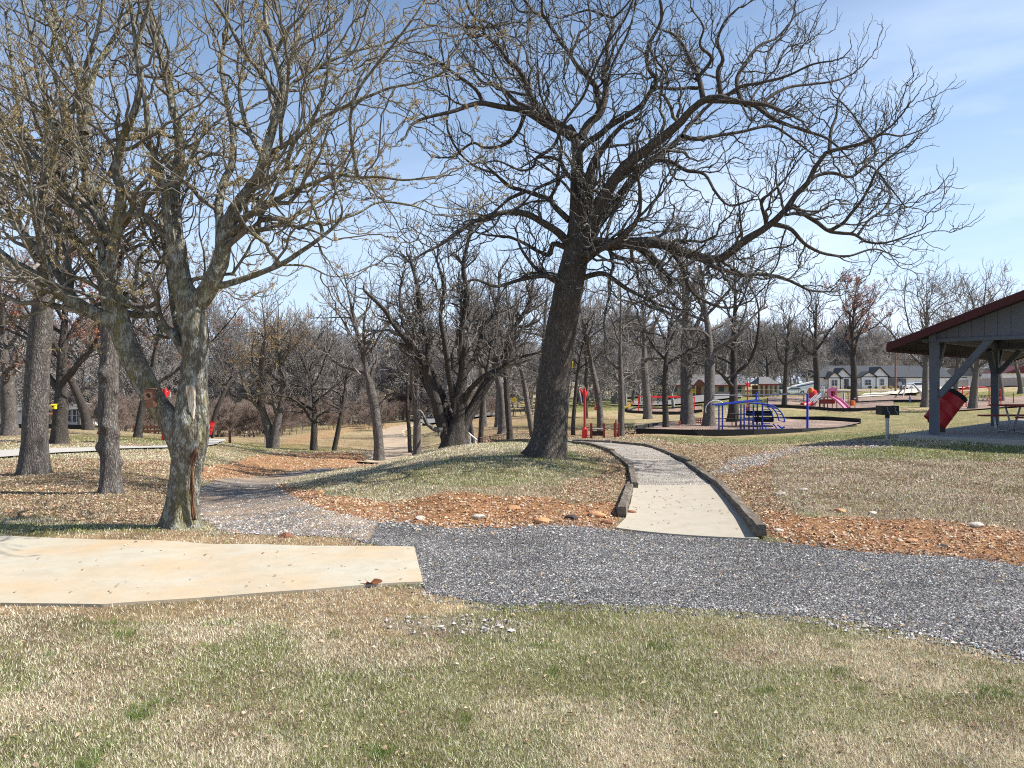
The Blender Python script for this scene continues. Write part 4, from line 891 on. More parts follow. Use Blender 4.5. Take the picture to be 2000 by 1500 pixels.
tree('oak_tree', 20, 30, 27, 380, 'grey trunk at the far left edge behind the black edging boards', 43, G1, fork=.3, nl=8, spread=.5)
tree('oak_tree', 172, 46, 17, 420, 'slim dark trunk standing at the end of the black edging boards', 47, G1, mb='bark_dark', fork=.25, nl=8, spread=.5, buds=RB(4000, .09))
tree('oak_tree', 203, 40, 14, 430, 'slim trunk showing just left of the gnarled oak', 53, G1, mb='bark_dark', fork=.3, nl=7, spread=.5)
tree('oak_tree', 268, 33, 13, 400, 'dark leaf-holding oak seen through the fork of the mossy elm', 57, G1, mb='bark_dark', fork=.25, nl=8, spread=.55, buds=RB(8000, .07))
tree('young_tree', 413, 48, 9, 620, 'thin young tree just right of the mossy elm trunk', 59, G1, mb='bark_dark', fork=.45, nl=6, spread=.5)
tree('elm_tree', 536, 33, 17, 520, 'upright forked tree with two tall stems, left of three on the low lawn', 61, G2, fork=.22, nl=5, spread=.40, stems=2, splay=.10, mt='twig_elm', buds=TB(4000, .06), el=(.7, 1.2))
tree('oak_tree', 613, 34, 13, 560, 'forked tree with wide low limbs, middle of three on the low lawn', 67, G2, fork=.22, nl=9, spread=.55, mb='bark_dark')
tree('young_tree', 652, 34.5, 9, 650, 'small crooked tree leaning right, rightmost of three on the low lawn', 71, G2, fork=.4, nl=6, spread=.6, u2=690, mb='bark_dark')
tree('hickory_tree', 741, 26.5, 18, 400, 'pale mottled straight trunk at the foot of the mound', 73, G2, fork=.38, nl=9, spread=.42, lean=(-.02, 0), crook=.025, mb='bark_grey')
tree('oak_tree', 814, 28.5, 14, 440, 'grey trunk with a thin low side limb between pale trunk and dark clump', 79, G2, fork=.32, nl=8, spread=.45, crook=.02)
tree('young_tree', 802, 30, 7, 560, 'thin leaning trunk close behind the grey trunk with a side limb', 83, G2, fork=.4, nl=6, spread=.4, u2=775, mb='bark_dark')
# the many-stemmed dark tree, traced
def clump():
    b = gp(885, 868, 19, 25); D = b.y; L = []
    def s(pts, r0, r1, dd): L.append(px(D, taper(pts, r0, r1), dd))
    s([(878,872),(868,840),(856,800),(840,750),(824,705),(800,670),(775,640),(745,600),(715,570)], 15, 3, -.8)
    s([(888,872),(880,830),(866,790),(852,745),(838,710),(835,670),(820,620),(815,560),(800,500)], 13, 3, .8)
    s([(894,872),(892,830),(897,790),(902,740),(905,690),(902,640),(912,580),(905,520),(915,470)], 15, 3, -.4)
    s([(900,870),(906,830),(925,790),(950,750),(975,715),(995,680),(1004,640),(1030,600),(1040,560)], 14, 3, .6)
    s([(902,800),(915,765),(945,735),(972,720),(1010,700),(1050,690)], 7, 2, -1.2)
    s([(856,790),(840,770),(810,700),(806,640),(780,590),(790,530)], 6, 2, 1.2)
    s([(900,740),(930,690),(945,640),(970,600),(975,540)], 7, 2, 1.5); s([(890,800),(878,740),(870,680),(860,620),(866,560),(850,500)], 8, 2, -1.4)
    trk = (L[2][0][:4], [x for x in L[2][1][:4]])
    build_tree('oak_tree', b, [(px(D, [(889,878,27),(889,862,23),(890,845,19),(893,820,15)]))], L, 'dark many-stemmed tree spreading from one base behind the mound', G2, 89, [dict(lvl(22, 1.3)[0], t0=.42)] + lvl(22, 1.3)[1:], 'bark_dark', 'twig_grey', k0=9, nl=22, leaders=False)
clump()
for u, D, w_, vt, u2, sd_, kw, lab in [
    (924, 27, 8, 500, 900, 91, dict(mb='bark_dark'), 'thin trunk leaning left beside the white stair rail'),
    (938, 28, 9, 520, 945, 93, dict(mb='bark_dark'), 'thin straight dark trunk just right of the white stair rail'),
    (944, 48, 12, 470, None, 97, {}, 'grey trunk with flared roots beyond the stair handrails'),
    (971, 46, 9, 480, None, 101, {}, 'slim grey trunk topped by a red bracket, left of a stouter trunk'),
    (980, 38, 14, 450, None, 103, {}, 'stout grey trunk behind the wooden stair handrails'),
    (997, 29, 11, 430, 965, 107, dict(mb='bark_dark'), 'dark trunk bending left above the stair handrails'),
    (1041, 31, 9, 460, 985, 109, {}, 'slender trunk leaning steeply left beside the great oak'),
    (1048, 32, 12, 420, None, 113, {}, 'straight grey trunk half hidden by the great oak'),
    (1119, 36, 7, 520, None, 127, dict(mb='bark_dark'), 'thin trunk left of the red pole, just right of the great oak'),
    (1145, 62, 7, 540, None, 131, dict(mb='bark_dark'), 'thin dark trunk directly behind the near red pole'),
    (1173, 36, 12, 420, None, 137, {}, 'straight trunk behind the wooden fitness bench'),
    (1213, 34, 12, 430, None, 139, dict(fork=.3), 'trunk forking into a wide V right of the exercise posts')]:
    kw = dict(dict(fork=.42, nl=7, spread=.42, crook=.03), **kw)
    tree('oak_tree', u, D, w_, vt, lab, sd_, G2, u2=u2, dens=.85, **kw)
for u, D, w_, vt, u2, sd_, kw, lab in [
    (1265, 62, 15, 440, None, 149, {}, 'grey trunk in front of the red swing frames'),
    (1301, 41, 11, 430, None, 151, dict(mb='bark_dark'), 'narrow dark trunk at the left end of the black board edging'),
    (1343, 43, 24, 330, None, 157, dict(mb='bark_grey', fork=.4, spread=.45), 'broad pale trunk carrying the yellow birdhouse by the playground'),
    (1384, 42, 21, 340, None, 163, dict(mb='bark_grey', fork=.4, spread=.45), 'broad trunk behind the left post of the blue climber'),
    (1432, 45, 20, 380, None, 167, dict(fork=.18, stems=1, spread=.55, mb='bark_dark'), 'stout low-forking dark tree behind the blue climber'),
    (1532, 82, 9, 540, None, 173, dict(mb='bark_dark'), 'small dark trunk between the blue climber and the white car'),
    (1596, 100, 12, 520, None, 179, dict(mb='bark_dark'), 'dark trunk directly behind the playset, beside the white house'),
    (1668, 96, 12, 500, None, 181, dict(mb='bark_dark', buds=RB(9000, .16), spread=.5), 'oak with rusty dead leaves standing before the white house'),
    (1806, 80, 12, 490, None, 191, dict(mb='bark_grey', fork=.28, spread=.62, nl=11), 'spreading oak left of the pavilion post, its crown above the roof'),
    (1866, 92, 9, 500, None, 193, dict(mb='bark_grey', fork=.3, spread=.55, nl=10), 'straight trunk between the pavilion posts, left of the red climber'),
    (1900, 74, 14, 495, None, 197, dict(mb='bark_grey', fork=.26, spread=.6, nl=11), 'thick pale trunk rising behind the red climbing frame'),
    (1956, 90, 10, 560, None, 199, dict(mb='bark_grey', fork=.3, spread=.55), 'trunk leaning beside the second pavilion post'),
    (1994, 105, 9, 560, None, 211, dict(mb='bark_grey', fork=.25, spread=.55), 'rightmost tree, before the red-roofed house'),
    (1500, 130, 7, 600, None, 223, dict(mb='bark_dark'), 'small tree behind the grey-roofed picnic shelter')]:
    kw = dict(dict(fork=.38, nl=8, spread=.45, crook=.03), **kw)
    tree('oak_tree', u, D, w_, vt, lab, sd_, G3, u2=u2, dens=1.0, **kw)

# --- the wood behind, nobody could count it
def wood():
    prot = []
    for s in range(7):
        rng = np.random.default_rng(500 + s); t, l = auto((0, 0, 0), 1.0 * 9, .11 + .03 * (s % 3), 500 + s, fork=.22, nl=8, spread=.42)
        P, R = limb_arrays(l, 8, rng); parts = [tubes(P, R, 3)]
        for p, r in t: a, c = resample(p, r, 14); parts.append(tubes(a[None], c[None], 5)); a, c = resample(a[5:], c[5:], 8); P = np.concatenate([P, a[None]]); R = np.concatenate([R, c[None]])
        for per, L, st, rm in ((9, (.8, 2.6), 4, .028), (6, (.4, 1.3), 3, .02), (3, (.3, .9), 2, .016)):
            P, R = grow(P, R, np.full(len(P), per), rng, ang=(.4, 1.0), L=L, steps=st, gn=.26, up=.12, rmin=rm, t0=.05); parts.append(tubes(P, R, 3))
        prot.append(merge(parts))
    def place(name, spots_, lab, mt):
        Vs = []; Qs = []; n = 0
        for i, (x, y, sc, sz) in enumerate(spots_):
            V, q = prot[RNG.integers(0, 7)]; a = RNG.uniform(0, 2 * PI); c, s = math.cos(a), math.sin(a)
            W_ = np.stack([(V[:, 0] * c - V[:, 1] * s) * sc + x, (V[:, 0] * s + V[:, 1] * c) * sc + y, V[:, 2] * sz + h1(x, y) - .1], 1)
            Vs.append(W_.astype(np.float32)); Qs.append(q + n); n += len(W_)
        V = np.concatenate(Vs); q = np.concatenate(Qs); o = mesh_np(name, V, q.ravel(), np.full(len(q), 4), M[mt], None, True); tag(o, lab, 'woodland', None, 'stuff')
    sp = []
    # (u from, u to, D from, D to, count, top v)
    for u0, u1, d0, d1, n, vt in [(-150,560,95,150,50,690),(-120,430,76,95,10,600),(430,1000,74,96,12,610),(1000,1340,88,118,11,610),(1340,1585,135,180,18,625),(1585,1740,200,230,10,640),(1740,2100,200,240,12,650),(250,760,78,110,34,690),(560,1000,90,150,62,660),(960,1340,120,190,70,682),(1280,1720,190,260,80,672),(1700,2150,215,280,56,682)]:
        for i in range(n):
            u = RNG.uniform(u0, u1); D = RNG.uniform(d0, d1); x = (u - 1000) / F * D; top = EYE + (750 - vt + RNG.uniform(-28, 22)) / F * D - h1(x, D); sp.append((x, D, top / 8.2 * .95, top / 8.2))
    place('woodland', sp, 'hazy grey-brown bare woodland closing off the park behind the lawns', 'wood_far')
    M['brush'] = twigm('brush_twigs', (.20, .155, .13), (.29, .225, .19)); sp = []
    for u0, u1, d0, d1, n, vt in [(180,760,58,80,90,785),(230,560,50,62,50,800),(-100,200,100,110,14,800),(760,1000,80,100,34,775)]:
        for i in range(n):
            u = RNG.uniform(u0, u1); D = RNG.uniform(d0, d1); x = (u - 1000) / F * D; top = EYE + (750 - vt + RNG.uniform(-14, 22)) / F * D - h1(x, D); sp.append((x, D, top / 8.2 * 1.25, top / 8.2))
    place('underbrush', sp, 'reddish brown leafless brush thicket at the foot of the wood', 'brush')
wood()
# ------------------------------------------------------------------ things
def C3(name, base, label, cat, group=None, rz=0.0): return empty(name, base, label, cat, group, rz)
def dup(root, loc, label, rz=None, group=None):
    r = root.copy(); COL.objects.link(r); r.location = loc; r['label'] = label
    if rz is not None: r.rotation_euler = (0, 0, rz)
    for c in list(root.children):
        d = c.copy(); COL.objects.link(d); d.parent = r
        for g in c.children: e = g.copy(); COL.objects.link(e); e.parent = d
    return r
def mm(D): return D / F      # metres per photo pixel at distance D
ORD = ['first', 'second', 'third', 'fourth', 'fifth', 'sixth', 'seventh', 'eighth', 'ninth', 'tenth']

# weathered timbers along the footpath
def timber(a, b, lab, seed, za=.05, zb=.05, w=.13, h=.15):
    A = gp(*a); B = gp(*b); n = 14; rng = random.Random(seed); q = (B - A).normalized(); sd_ = Vector((-q.y, q.x, 0)); A += sd_ * rng.uniform(-.025, .025) + q * .02; B += sd_ * rng.uniform(-.025, .025) - q * .02; A.z += za + rng.uniform(-.02, .02); B.z += zb + rng.uniform(-.02, .02); h *= rng.uniform(.9, 1.12); d = (B - A); t = d.normalized(); s = Vector((-t.y, t.x, 0)); V = []; Fc = []
    prof = [(-.5, -.5), (.5, -.5), (.5, .34), (.42, .5), (-.42, .5), (-.5, .34)]
    for i in range(n):
        p = A + d * (i / (n - 1)); 
        for x, z in prof: V.append(p - A + s * (x * w * rng.uniform(.86, 1.08)) + Vector((0, 0, z * h * rng.uniform(.88, 1.06))))
    for i in range(n - 1):
        for j in range(6): Fc.append((i * 6 + j, i * 6 + (j + 1) % 6, i * 6 + 6 + (j + 1) % 6, i * 6 + 6 + j))
    Fc += [tuple(range(6))[::-1], tuple((n - 1) * 6 + j for j in range(6))]
    m = MB(); m.add(V, Fc); o = m.build('landscape_timber', M['timber'], None, False, A); tag(o, lab, 'timber', 'weathered timbers edging the footpath'); return o
TL = [((1217,1012),(1233,950),'short cracked timber lying at the near end of the footpath\'s left edge'),((1237,956),(1233,914),'upright-set timber of the left edge just above the concrete ramp'),((1231,914),(1197,886),'left edge timber where the footpath starts to bend left'),((1196,886),(1152,871),'left edge timber along the bend, right of the grass tuft'),((1150,871),(1108,865),'farthest left edge timber, ending beside the great oak\'s foot')]
TRT = [((1488,1054),(1404,950),'split grey timber leaning out over the gravel at the ramp\'s right corner'),((1405,951),(1346,908),'right edge timber rising just above the concrete ramp'),((1346,908),(1300,885),'right edge timber in the middle of the bend'),((1300,885),(1262,872),'right edge timber below the black board edging'),((1262,872),(1196,867),'flat far timber behind the footpath, right half'),((1194,867),(1116,863),'flat far timber behind the footpath, running up to the oak'),((1036,865),(962,863),'low timber showing left of the oak trunk along the far rim')]
for i, (a, b, l) in enumerate(TL + TRT): timber(a, b, l, i, .04 if i not in (0, 5) else .08, .03, .11, .115)

# rocks and other small things lying about
def rock(u, v, s, lab, c='org', seed=0, flat=.6):
    import bmesh
    p = gp(u, v); bm = bmesh.new(); bmesh.ops.create_icosphere(bm, subdivisions=3, radius=1); rng = np.random.default_rng(seed); ax = nrm(rng.normal(size=(9, 3))); off = rng.uniform(.55, .9, 9)
    for q in bm.verts:
        c0 = np.array(q.co)
        for a, o in zip(ax, off):
            d = c0 @ a
            if d > o: c0 = c0 - a * (d - o) * .85
        q.co = Vector(c0 * [1.25, .9, flat]) * s
    V = np.array([v_.co for v_ in bm.verts]); q = [i.index for f in bm.faces for i in f.verts]; nf = len(bm.faces); bm.free()
    o = mesh_np('rock', V, q, np.full(nf, 3), M['rock_' + c], None, False); o.location = p + Vector((0, 0, s * flat * .3)); tag(o, lab, 'rock', 'larger rocks on the banks'); return o
for k, c in (('org', (.50, .27, .14)), ('pale', (.50, .44, .37)), ('dark', (.06, .05, .05)), ('rust', (.22, .10, .06))):
    m, nt, b = mat('rock_' + k, c, .9, 0, .2); v = coords(nt); nt.links.new(mix(nt, noise(nt, v, 9, 6, .7), tuple(x * .5 for x in c), tuple(min(1, x * 1.4) for x in c)), b.inputs['Base Color']); bump(nt, b, noise(nt, v, 30, 4, .7), .8, .02); M['rock_' + k] = m
for i, (u, v, s, c, l) in enumerate([(560,1049,.075,'rust','flat rusty brown stone between elm and concrete walkway'),(1843,1069,.045,'dark','small round blackish stone on the orange bank at right'),(935,1012,.07,'pale','flat cream stone low on the orange bank, left part'),(1117,1013,.07,'dark','dark stone in the rubble left of the ramp'),(1165,1008,.09,'org','orange block in the rubble just left of the ramp'),(1185,1022,.06,'rust','reddish stone at the foot of the rubble beside the ramp'),(1905,1028,.07,'pale','pale lump lying on top of the orange bank at far right'),(1704,1004,.05,'pale','pale stone where brown grass meets orange bank'),(1521,1038,.05,'pale','white pebble beside the near end of the right timber'),(1525,966,.07,'pale','pale flat stone on the brown slope right of the path'),(1570,957,.05,'pale','pale little stone with dark hollow behind, on brown slope'),(1060,1020,.08,'org','tan orange stone at the middle of the trail edge'),(820,1014,.06,'pale','pale stone at the left start of the rubble bank'),(1003,995,.07,'org','orange stone halfway up the rubble bank'),(1228,1003,.08,'rust','brown stone wedged under the cracked timber end'),(1442,1035,.04,'rust','rust-red chip on the ramp\'s lower edge'),(1640,1000,.06,'org','orange stone half buried above the right bank'),(1780,1058,.05,'org','flat orange stone at the foot of right bank')]):
    rock(u, v, s, l, c, 60 + i, .55)
p = gp(722, 1146); V = []; n = 40
for i in range(n):
    a = 2 * PI * i / n; r = .042 * (1 + .42 * math.cos(5 * a)) * (1 + .3 * math.cos(a)); V.append((r * math.cos(a) * 1.3, r * math.sin(a) * .8, .012 + .02 * abs(math.cos(a)) + .02 * math.sin(3 * a)))
m = MB(); m.add(V + [(0, 0, .015)], [(i, (i + 1) % n, n) for i in range(n)]); m.tube([(.0, 0, .015), (.05, .02, .03), (.07, .03, .04)], .003, 5)
M['oakleaf'] = painted('dry_oak_leaf', (.22, .08, .03), .8, 0, .1, 20); tag(m.build('oak_leaf', M['oakleaf'], None, False, p + Vector((0, 0, .012))), 'curled brown lobed leaf on the near edge of the concrete walkway', 'leaf')

# bird boxes
def birdhouse(loc, w, h, mt, lab, rz=0.0, tilt=0.0, grp='yellow bird boxes on trunks'):
    r = empty('birdhouse', loc, lab, 'birdhouse', grp, rot=(0, tilt, rz))
    m = MB(); m.box((0, 0, h * .5), (w, w, h), bev=w * .04); m.build('body', mt, r)
    m = MB(); m.box((0, -w * .06, h * 1.04), (w * 1.25, w * 1.35, h * .07), (.22, 0, 0)); m.build('roof', mt, r)
    m = MB(); m.tube([(0, -w * .50 - .004, h * .66), (0, -w * .5 + .02, h * .66)], w * .2, 14); m.build('entrance_hole', M['black'], r)
    return r
r = birdhouse(at(296, 796, ELMD - .19), .082, .185, M['browned'], 'brown wooden birdhouse fixed to the leaning stem of the mossy elm', 0, -.06, None); del_ = None
m = MB(); m.box((-.008, -.03, .13), (.088, .03, .085), (.1, 0, .05)); m.build('front_panel', painted('tan_wood_panel', (.34, .19, .12), .8), r)
m = MB(); m.tube([(-.008, -.054, .14), (-.008, -.044, .14)], .017, 12); m.build('hole_rim', M['black'], r)
birdhouse(at(1115, 719, 35.6), .17, .26, M['yellow'], 'yellow bird box on a thin trunk, high right of the great oak')
birdhouse(at(1353, 768, 42.2), .19, .2, M['yellow'], 'yellow bird box on the broad pale trunk by the playground')
birdhouse(at(105, 799, 25.4), .14, .14, M['yellow'], 'yellow bird box on the dark leaf-holding oak at the left')

# red poles with splayed tops
def red_pole(u, D, h, lab):
    r = C3('play_pole', on(u, D), lab, 'pole', 'red poles with splayed tops')
    m = MB(); m.tube([(0, 0, .25), (0, 0, h * .80)], .055, 10); m.build('pole', M['red'], r, True)
    m = MB(); m.box((0, 0, .20), (.22, .22, .44), bev=.02); m.tube([(0, 0, .42), (0, 0, .50)], [.10, .056], 10); m.build('base', M['red'], r)
    m = MB(); m.tube([(0, 0, h * .78), (0, 0, h * .86), (0, 0, h * .93), (.01, 0, h)], [.056, .085, .06, .02], 10)
    m.tube([(0, 0, h * .85), (-.12, 0, h * .92), (-.22, 0, h * .97)], [.06, .06, .035], 8); m.tube([(0, 0, h * .83), (.1, .05, h * .89), (.13, .08, h * .95)], [.05, .05, .025], 8); m.build('splayed_top', M['red'], r, True); return r
red_pole(1142, 33, 2.2, 'tall red pole with splayed top standing behind the great oak')
red_pole(1163, 85, 2.2, 'distant red pole with splayed top between two dark trunks')
red_pole(1460, 60, 2.4, 'thin red pole with splayed top rising behind the blue climber')
r = red_pole(323, 30, 2.1, 'red pole with splayed top half hidden behind the mossy elm')
m = MB(); m.box((0, .1, 1.82), (.34, .03, .2)); m.build('white_plate', M['white'], r)

M['barrelred'] = painted('faded_barrel_red', (.42, .012, .015), .5)
def barrel(loc, s, tilt, rz, lab, lid=False, stand=True):
    r = empty('trash_barrel', loc, lab, 'trash barrel', 'red trash barrels'); R = Matrix.Rotation(rz, 3, 'Z') @ Matrix.Rotation(tilt, 3, 'Y'); R4 = R.to_4x4(); up = Vector((0, 0, .34 * s)); R4.translation = up
    L = .88 * s; q = .29 * s; m = MB(); m.lathe([(0, 0), (q, 0), (q * 1.02, .02 * s), (q, .05 * s), (q, L * .32), (q * 1.035, L * .34), (q, L * .36), (q, L * .64), (q * 1.035, L * .66), (q, L * .68), (q, L), (q * .96, L), (q * .95, L * .7)], 28, R4); m.build('barrel', M['barrelred'], r, True)
    if lid: m = MB(); m.lathe([(q * .97, L * .9), (q * 1.06, L * .96), (q * 1.09, L * 1.03), (q * .9, L * 1.06), (q * .5, L * .98), (0, L * .95)], 28, R4); m.build('bin_liner', M['blackrub'], r, True)
    if stand:
        m = MB(); m.box((.27 * s, .12, .45 * s), (.11, .11, .9 * s)); m.bar((-.1 * s, .12, .36 * s), (.3 * s, .12, .36 * s), .07); m.build('stand', M['black'], r)
    return r
barrel(on(201, 27), .72, .35, .3, 'small red barrel behind the gnarled oak at the left path')
barrel(on(405, 40), .75, .3, 0, 'red barrel showing right of the mossy elm, at the path end')

# stairs, rails, benches behind the mound
def rail(u, D, n, dx, h, mt, lab, post, drop=.12, rz=0, grp='stair handrails'):
    r = C3('handrail', on(u, D), lab, 'handrail', grp, rz)
    for i in range(n): m = MB(); m.tube([(i * dx, 0, -i * drop - .3), (i * dx, 0, -i * drop + h)], post, 6); m.build('rail_post', mt, r)
    for k, q in enumerate((h, h * .55)): m = MB(); m.tube([(-.05, 0, q), ((n - 1) * dx + .05, 0, q - (n - 1) * drop)], post * .9, 6); m.build('rail_bar', mt, r)
    return r
rail(940, 27, 4, .13, .26, M['browned'], 'brown wooden stair rail, nearer of two, behind the mound', .018, .05)
rail(958, 28.5, 5, .10, .24, M['browned'], 'brown wooden stair rail, farther of two, behind the mound', .016, .02)
rail(909, 26, 3, .17, .6, M['white'], 'white stair rail beyond the dark many-stemmed tree', .03, .18)
def bench(u, D, lab):
    r = C3('exercise_bench', on(u, D), lab, 'bench')
    for s in (-1, 1): m = MB(); m.box((s * .27, 0, .31), (.10, .10, .68), bev=.01); m.build('leg', M['redwood'], r)
    m = MB(); m.box((0, 0, .40), (.46, .32, .06), bev=.01); m.build('seat', M['fencewood'], r); m = MB(); m.box((0, .06, .2), (.44, .05, .2)); m.build('brace', M['black'], r)
bench(1167, 33, 'low wooden exercise bench with red-brown posts right of the red pole')
r = C3('exercise_posts', on(1203, 33), 'group of three red-brown exercise posts with a pale bar', 'posts')
for x, h in ((-.07, .62), (.0, .74), (.12, .6)): m = MB(); m.box((x, x * .5, h / 2), (.055, .08, h), bev=.008); m.build('post', M['redwood'], r)
m = MB(); m.tube([(-.5, 0, .46), (.1, 0, .47)], .012, 6); m.build('bar', M['galv'], r); m = MB(); m.box((-.5, 0, .3), (.06, .06, .62)); m.build('post', M['redwood'], r)

def picnic(loc, lab, top, frame, s=1.0, rz=0.0, ln=1.8, grp='picnic tables'):
    r = empty('picnic_table', loc, lab, 'picnic table', grp, rz); L = ln * s
    m = MB()
    for k in range(4): m.box((0, (-.27 + .18 * k) * s, .74 * s), (L, .17 * s, .045 * s), bev=.005)
    m.build('tabletop', top, r)
    for sd in (-1, 1): m = MB(); m.box((0, sd * .68 * s, .44 * s), (L, .25 * s, .045 * s), bev=.005); m.build('seat', top, r)
    for sd in (-1, 1):
        x = sd * L * .32; m = MB()
        m.tube([(x, -.68 * s, .41 * s), (x, -.62 * s, .08 * s), (x, -.5 * s, .03 * s), (x, -.12 * s, .03 * s), (x, -.03 * s, .10 * s), (x, -.26 * s, .70 * s)], .026 * s, 8)
        m.tube([(x, .68 * s, .41 * s), (x, .62 * s, .08 * s), (x, .5 * s, .03 * s), (x, .12 * s, .03 * s), (x, .03 * s, .10 * s), (x, .26 * s, .70 * s)], .026 * s, 8); m.build('leg_frame', frame, r, True)
    return r
T = picnic(on(1016, 66), 'dark picnic table on the far leafy slope beside a leaning trunk', M['blackrub'], M['black'], 1, .2)
dup(T, on(1036, 68), 'dark picnic table partly behind the great oak\'s left side', .9)
dup(T, on(1928, 92), 'dark picnic table beyond the red climbing frame', .2)
dup(T, on(1458, 41.5), 'dark picnic table under the blue climber', .05)
dup(T, on(1228, 36.5), 'small dark table left of the black board corner', 1.2).scale = (.55, .55, .6)
r = C3('slat_bench', on(1364, 43.5), 'red-brown slatted bench between the two broad trunks', 'bench'); m = MB()
for k in range(3): m.box((0, .05 * k, .14 + .13 * k), (.55, .02, .05))
m.build('backrest', M['redwood'], r)
for k in range(5): m = MB(); m.box((-.25 + .125 * k, .03, .2), (.035, .03, .42)); m.build('slat', M['redwood'], r)
tag(MB().box((0, 0, .16), (.12, .12, .34), (.0, .15, 0), .02).build('marker_post', M['orange'], None, False, on(1327, 42)), 'short orange-red marker post left of the broad pale trunk', 'post')

# warning sign, pedestal grills, small posts at the left
def post_sign(u, D, h, plate, lab, mt, pm='galv', cat='sign', back=False, name='road_sign'):
    r = C3(name, on(u, D), lab, cat); m = MB(); m.tube([(0, 0, -.1), (0, 0, h)], .03, 6); m.build('post', M[pm], r)
    m = MB(); m.prism([(x, h - plate[1] + z) for x, z in plate[0]], 'y', -.05, -.035); m.build('sign_plate', M[mt], r); return r
r = post_sign(1004, 85, 2.0, ([(0, -.34), (.34, 0), (0, .34), (-.34, 0)], .3), 'yellow diamond warning sign beyond the far lawn', 'yellow')
m = MB(); m.box((.0, -.06, 1.74), (.09, .012, .1)); m.box((.0, -.06, 1.6), (.06, .012, .12)); m.build('symbol', M['black'], r)
o8 = [(.38 * math.cos(PI / 8 + k * PI / 4), .38 * math.sin(PI / 8 + k * PI / 4)) for k in range(8)]
post_sign(1757, 118, 2.0, (o8, .25), 'back of an eight-sided road sign before the white house garage', 'galv')
def grill(u, D, lab, s=1.0, rz=0.0, dd=None):
    r = C3('park_grill', on(u, D) if dd is None else dd, lab, 'grill', 'pedestal park grills', rz)
    m = MB(); m.tube([(0, 0, -.05), (0, 0, .70 * s)], .047 * s, 14); m.build('pedestal', M['galv'], r, True); m = MB(); m.tube([(0, 0, .60 * s), (0, 0, .70 * s)], .06 * s, 14); m.build('collar', M['black'], r, True)
    m = MB(); w, d, h, z = .44 * s, .4 * s, .25 * s, .69 * s
    m.box((0, -d / 2, z + h / 2), (w, .012, h)); m.box((0, d / 2, z + h * .4), (w - .01, .012, h * .8)); m.box((-w / 2, 0, z + h / 2), (.012, d - .014, h)); m.box((w / 2, 0, z + h / 2), (.012, d - .014, h)); m.box((0, 0, z + .006), (w - .014, d - .014, .012)); m.build('firebox', M['black'], r)
    m = MB()
    for k in range(12): m.tube([(-w * .46 + w * .92 * k / 11, -d * .47, z + h * .7), (-w * .46 + w * .92 * k / 11, d * .47, z + h * .7)], .005 * s, 5)
    m.build('grate', M['galv'], r)
    for sx in (-.27, .2):
        m = MB(); q = [(sx * w + .018 * math.sin(a), -d / 2 - .02 - .012 * k, z + h * .78 - .014 * k + .018 * math.cos(a)) for k, a in enumerate(np.linspace(0, 9, 12))]; m.tube([(sx * w, -d / 2, z + h * .82)] + q, .0075 * s, 6); m.build('coil_handle', M['galv'], r, True)
    return r
G0 = grill(1733, 21, 'black box grill on a galvanised post left of the pavilion')
grill(518, 38, 'small dark grill standing on the low lawn beside the brush', .8)
tag(MB().box((0, 0, .3), (.1, .08, .6), None, .01).build('marker_post', M['browned'], None, False, on(449, 33)), 'brown wooden marker post at the end of the left footpath', 'post')
tag(MB().box((0, 0, .22), (.09, .09, .5), None, .01).build('marker_post', M['red'], None, False, on(1108, 60)), 'small red post just right of the great oak trunk', 'post')

# black edging boards round the play beds
def edging(pts, h, bed, side, grp, back=False, seg=3.0, w=.10):
    P = [on(*p) for p in pts]; L = [0]
    for a, b in zip(P, P[1:]): L.append(L[-1] + (b - a).length)
    n = max(2, min(9, int(round(L[-1] / seg))))
    def pt(s):
        for i in range(len(P) - 1):
            if s <= L[i + 1] + 1e-6: f = (s - L[i]) / (L[i + 1] - L[i]); return P[i].lerp(P[i + 1], f), (h[i] + (h[i + 1] - h[i]) * f)
        return P[-1], h[-1]
    for k in range(n):
        (a, ha), (b, hb) = pt(L[-1] * k / n + .012), pt(L[-1] * (k + 1) / n - .012); a = a.copy(); b = b.copy(); a.z = h1(a.x, a.y); b.z = h1(b.x, b.y); d = (b - a); s = Vector((-d.y, d.x, 0)).normalized() * w / 2
        V = [-s, s, d + s, d - s, -s + Vector((0, 0, ha)), s + Vector((0, 0, ha)), d + s + Vector((0, 0, hb)), d - s + Vector((0, 0, hb))]
        for i in range(4): V[i] = V[i] - Vector((0, 0, .25))
        m = MB(); m.add(V, [(0, 3, 2, 1), (4, 5, 6, 7), (0, 1, 5, 4), (1, 2, 6, 5), (2, 3, 7, 6), (3, 0, 4, 7)]); o = m.build('edging_board', M['blackrub'], None, False, a)
        tag(o, f'black edging board, {ORD[k]} from the left on the {side} side of the {bed}', 'edging board', grp)
B1 = 'black edging boards round the blue climber'
edging([(1242,36.2),(1300,35.8),(1400,35.6),(1530,36.4),(1600,37.6),(1672,40.5)], [.26, .27, .28, .25, .10, .05], 'blue climber bed', 'near', B1)
edging([(1243,38.5),(1300,46),(1400,48.3),(1530,49.3),(1600,48.5),(1680,44)], [.30, .12, .12, .14, .34, .30], 'blue climber bed', 'far', B1, seg=4)
B2 = 'black edging boards round the red swings'
edging([(1224,83.5),(1300,83.5),(1372,83.5)], [.3, .35, .3], 'red swing bed', 'near', B2); edging([(1224,86),(1245,100),(1372,100)], [.4, .3, .3], 'red swing bed', 'far', B2, seg=5)
B3 = 'black edging boards round the playset'
edging([(1498,79),(1560,78.5),(1640,78.5),(1745,79)], [.35, .35, .3, .3], 'playset bed', 'near', B3, seg=3.5)
B4 = 'black edging boards round the grey swing frame'
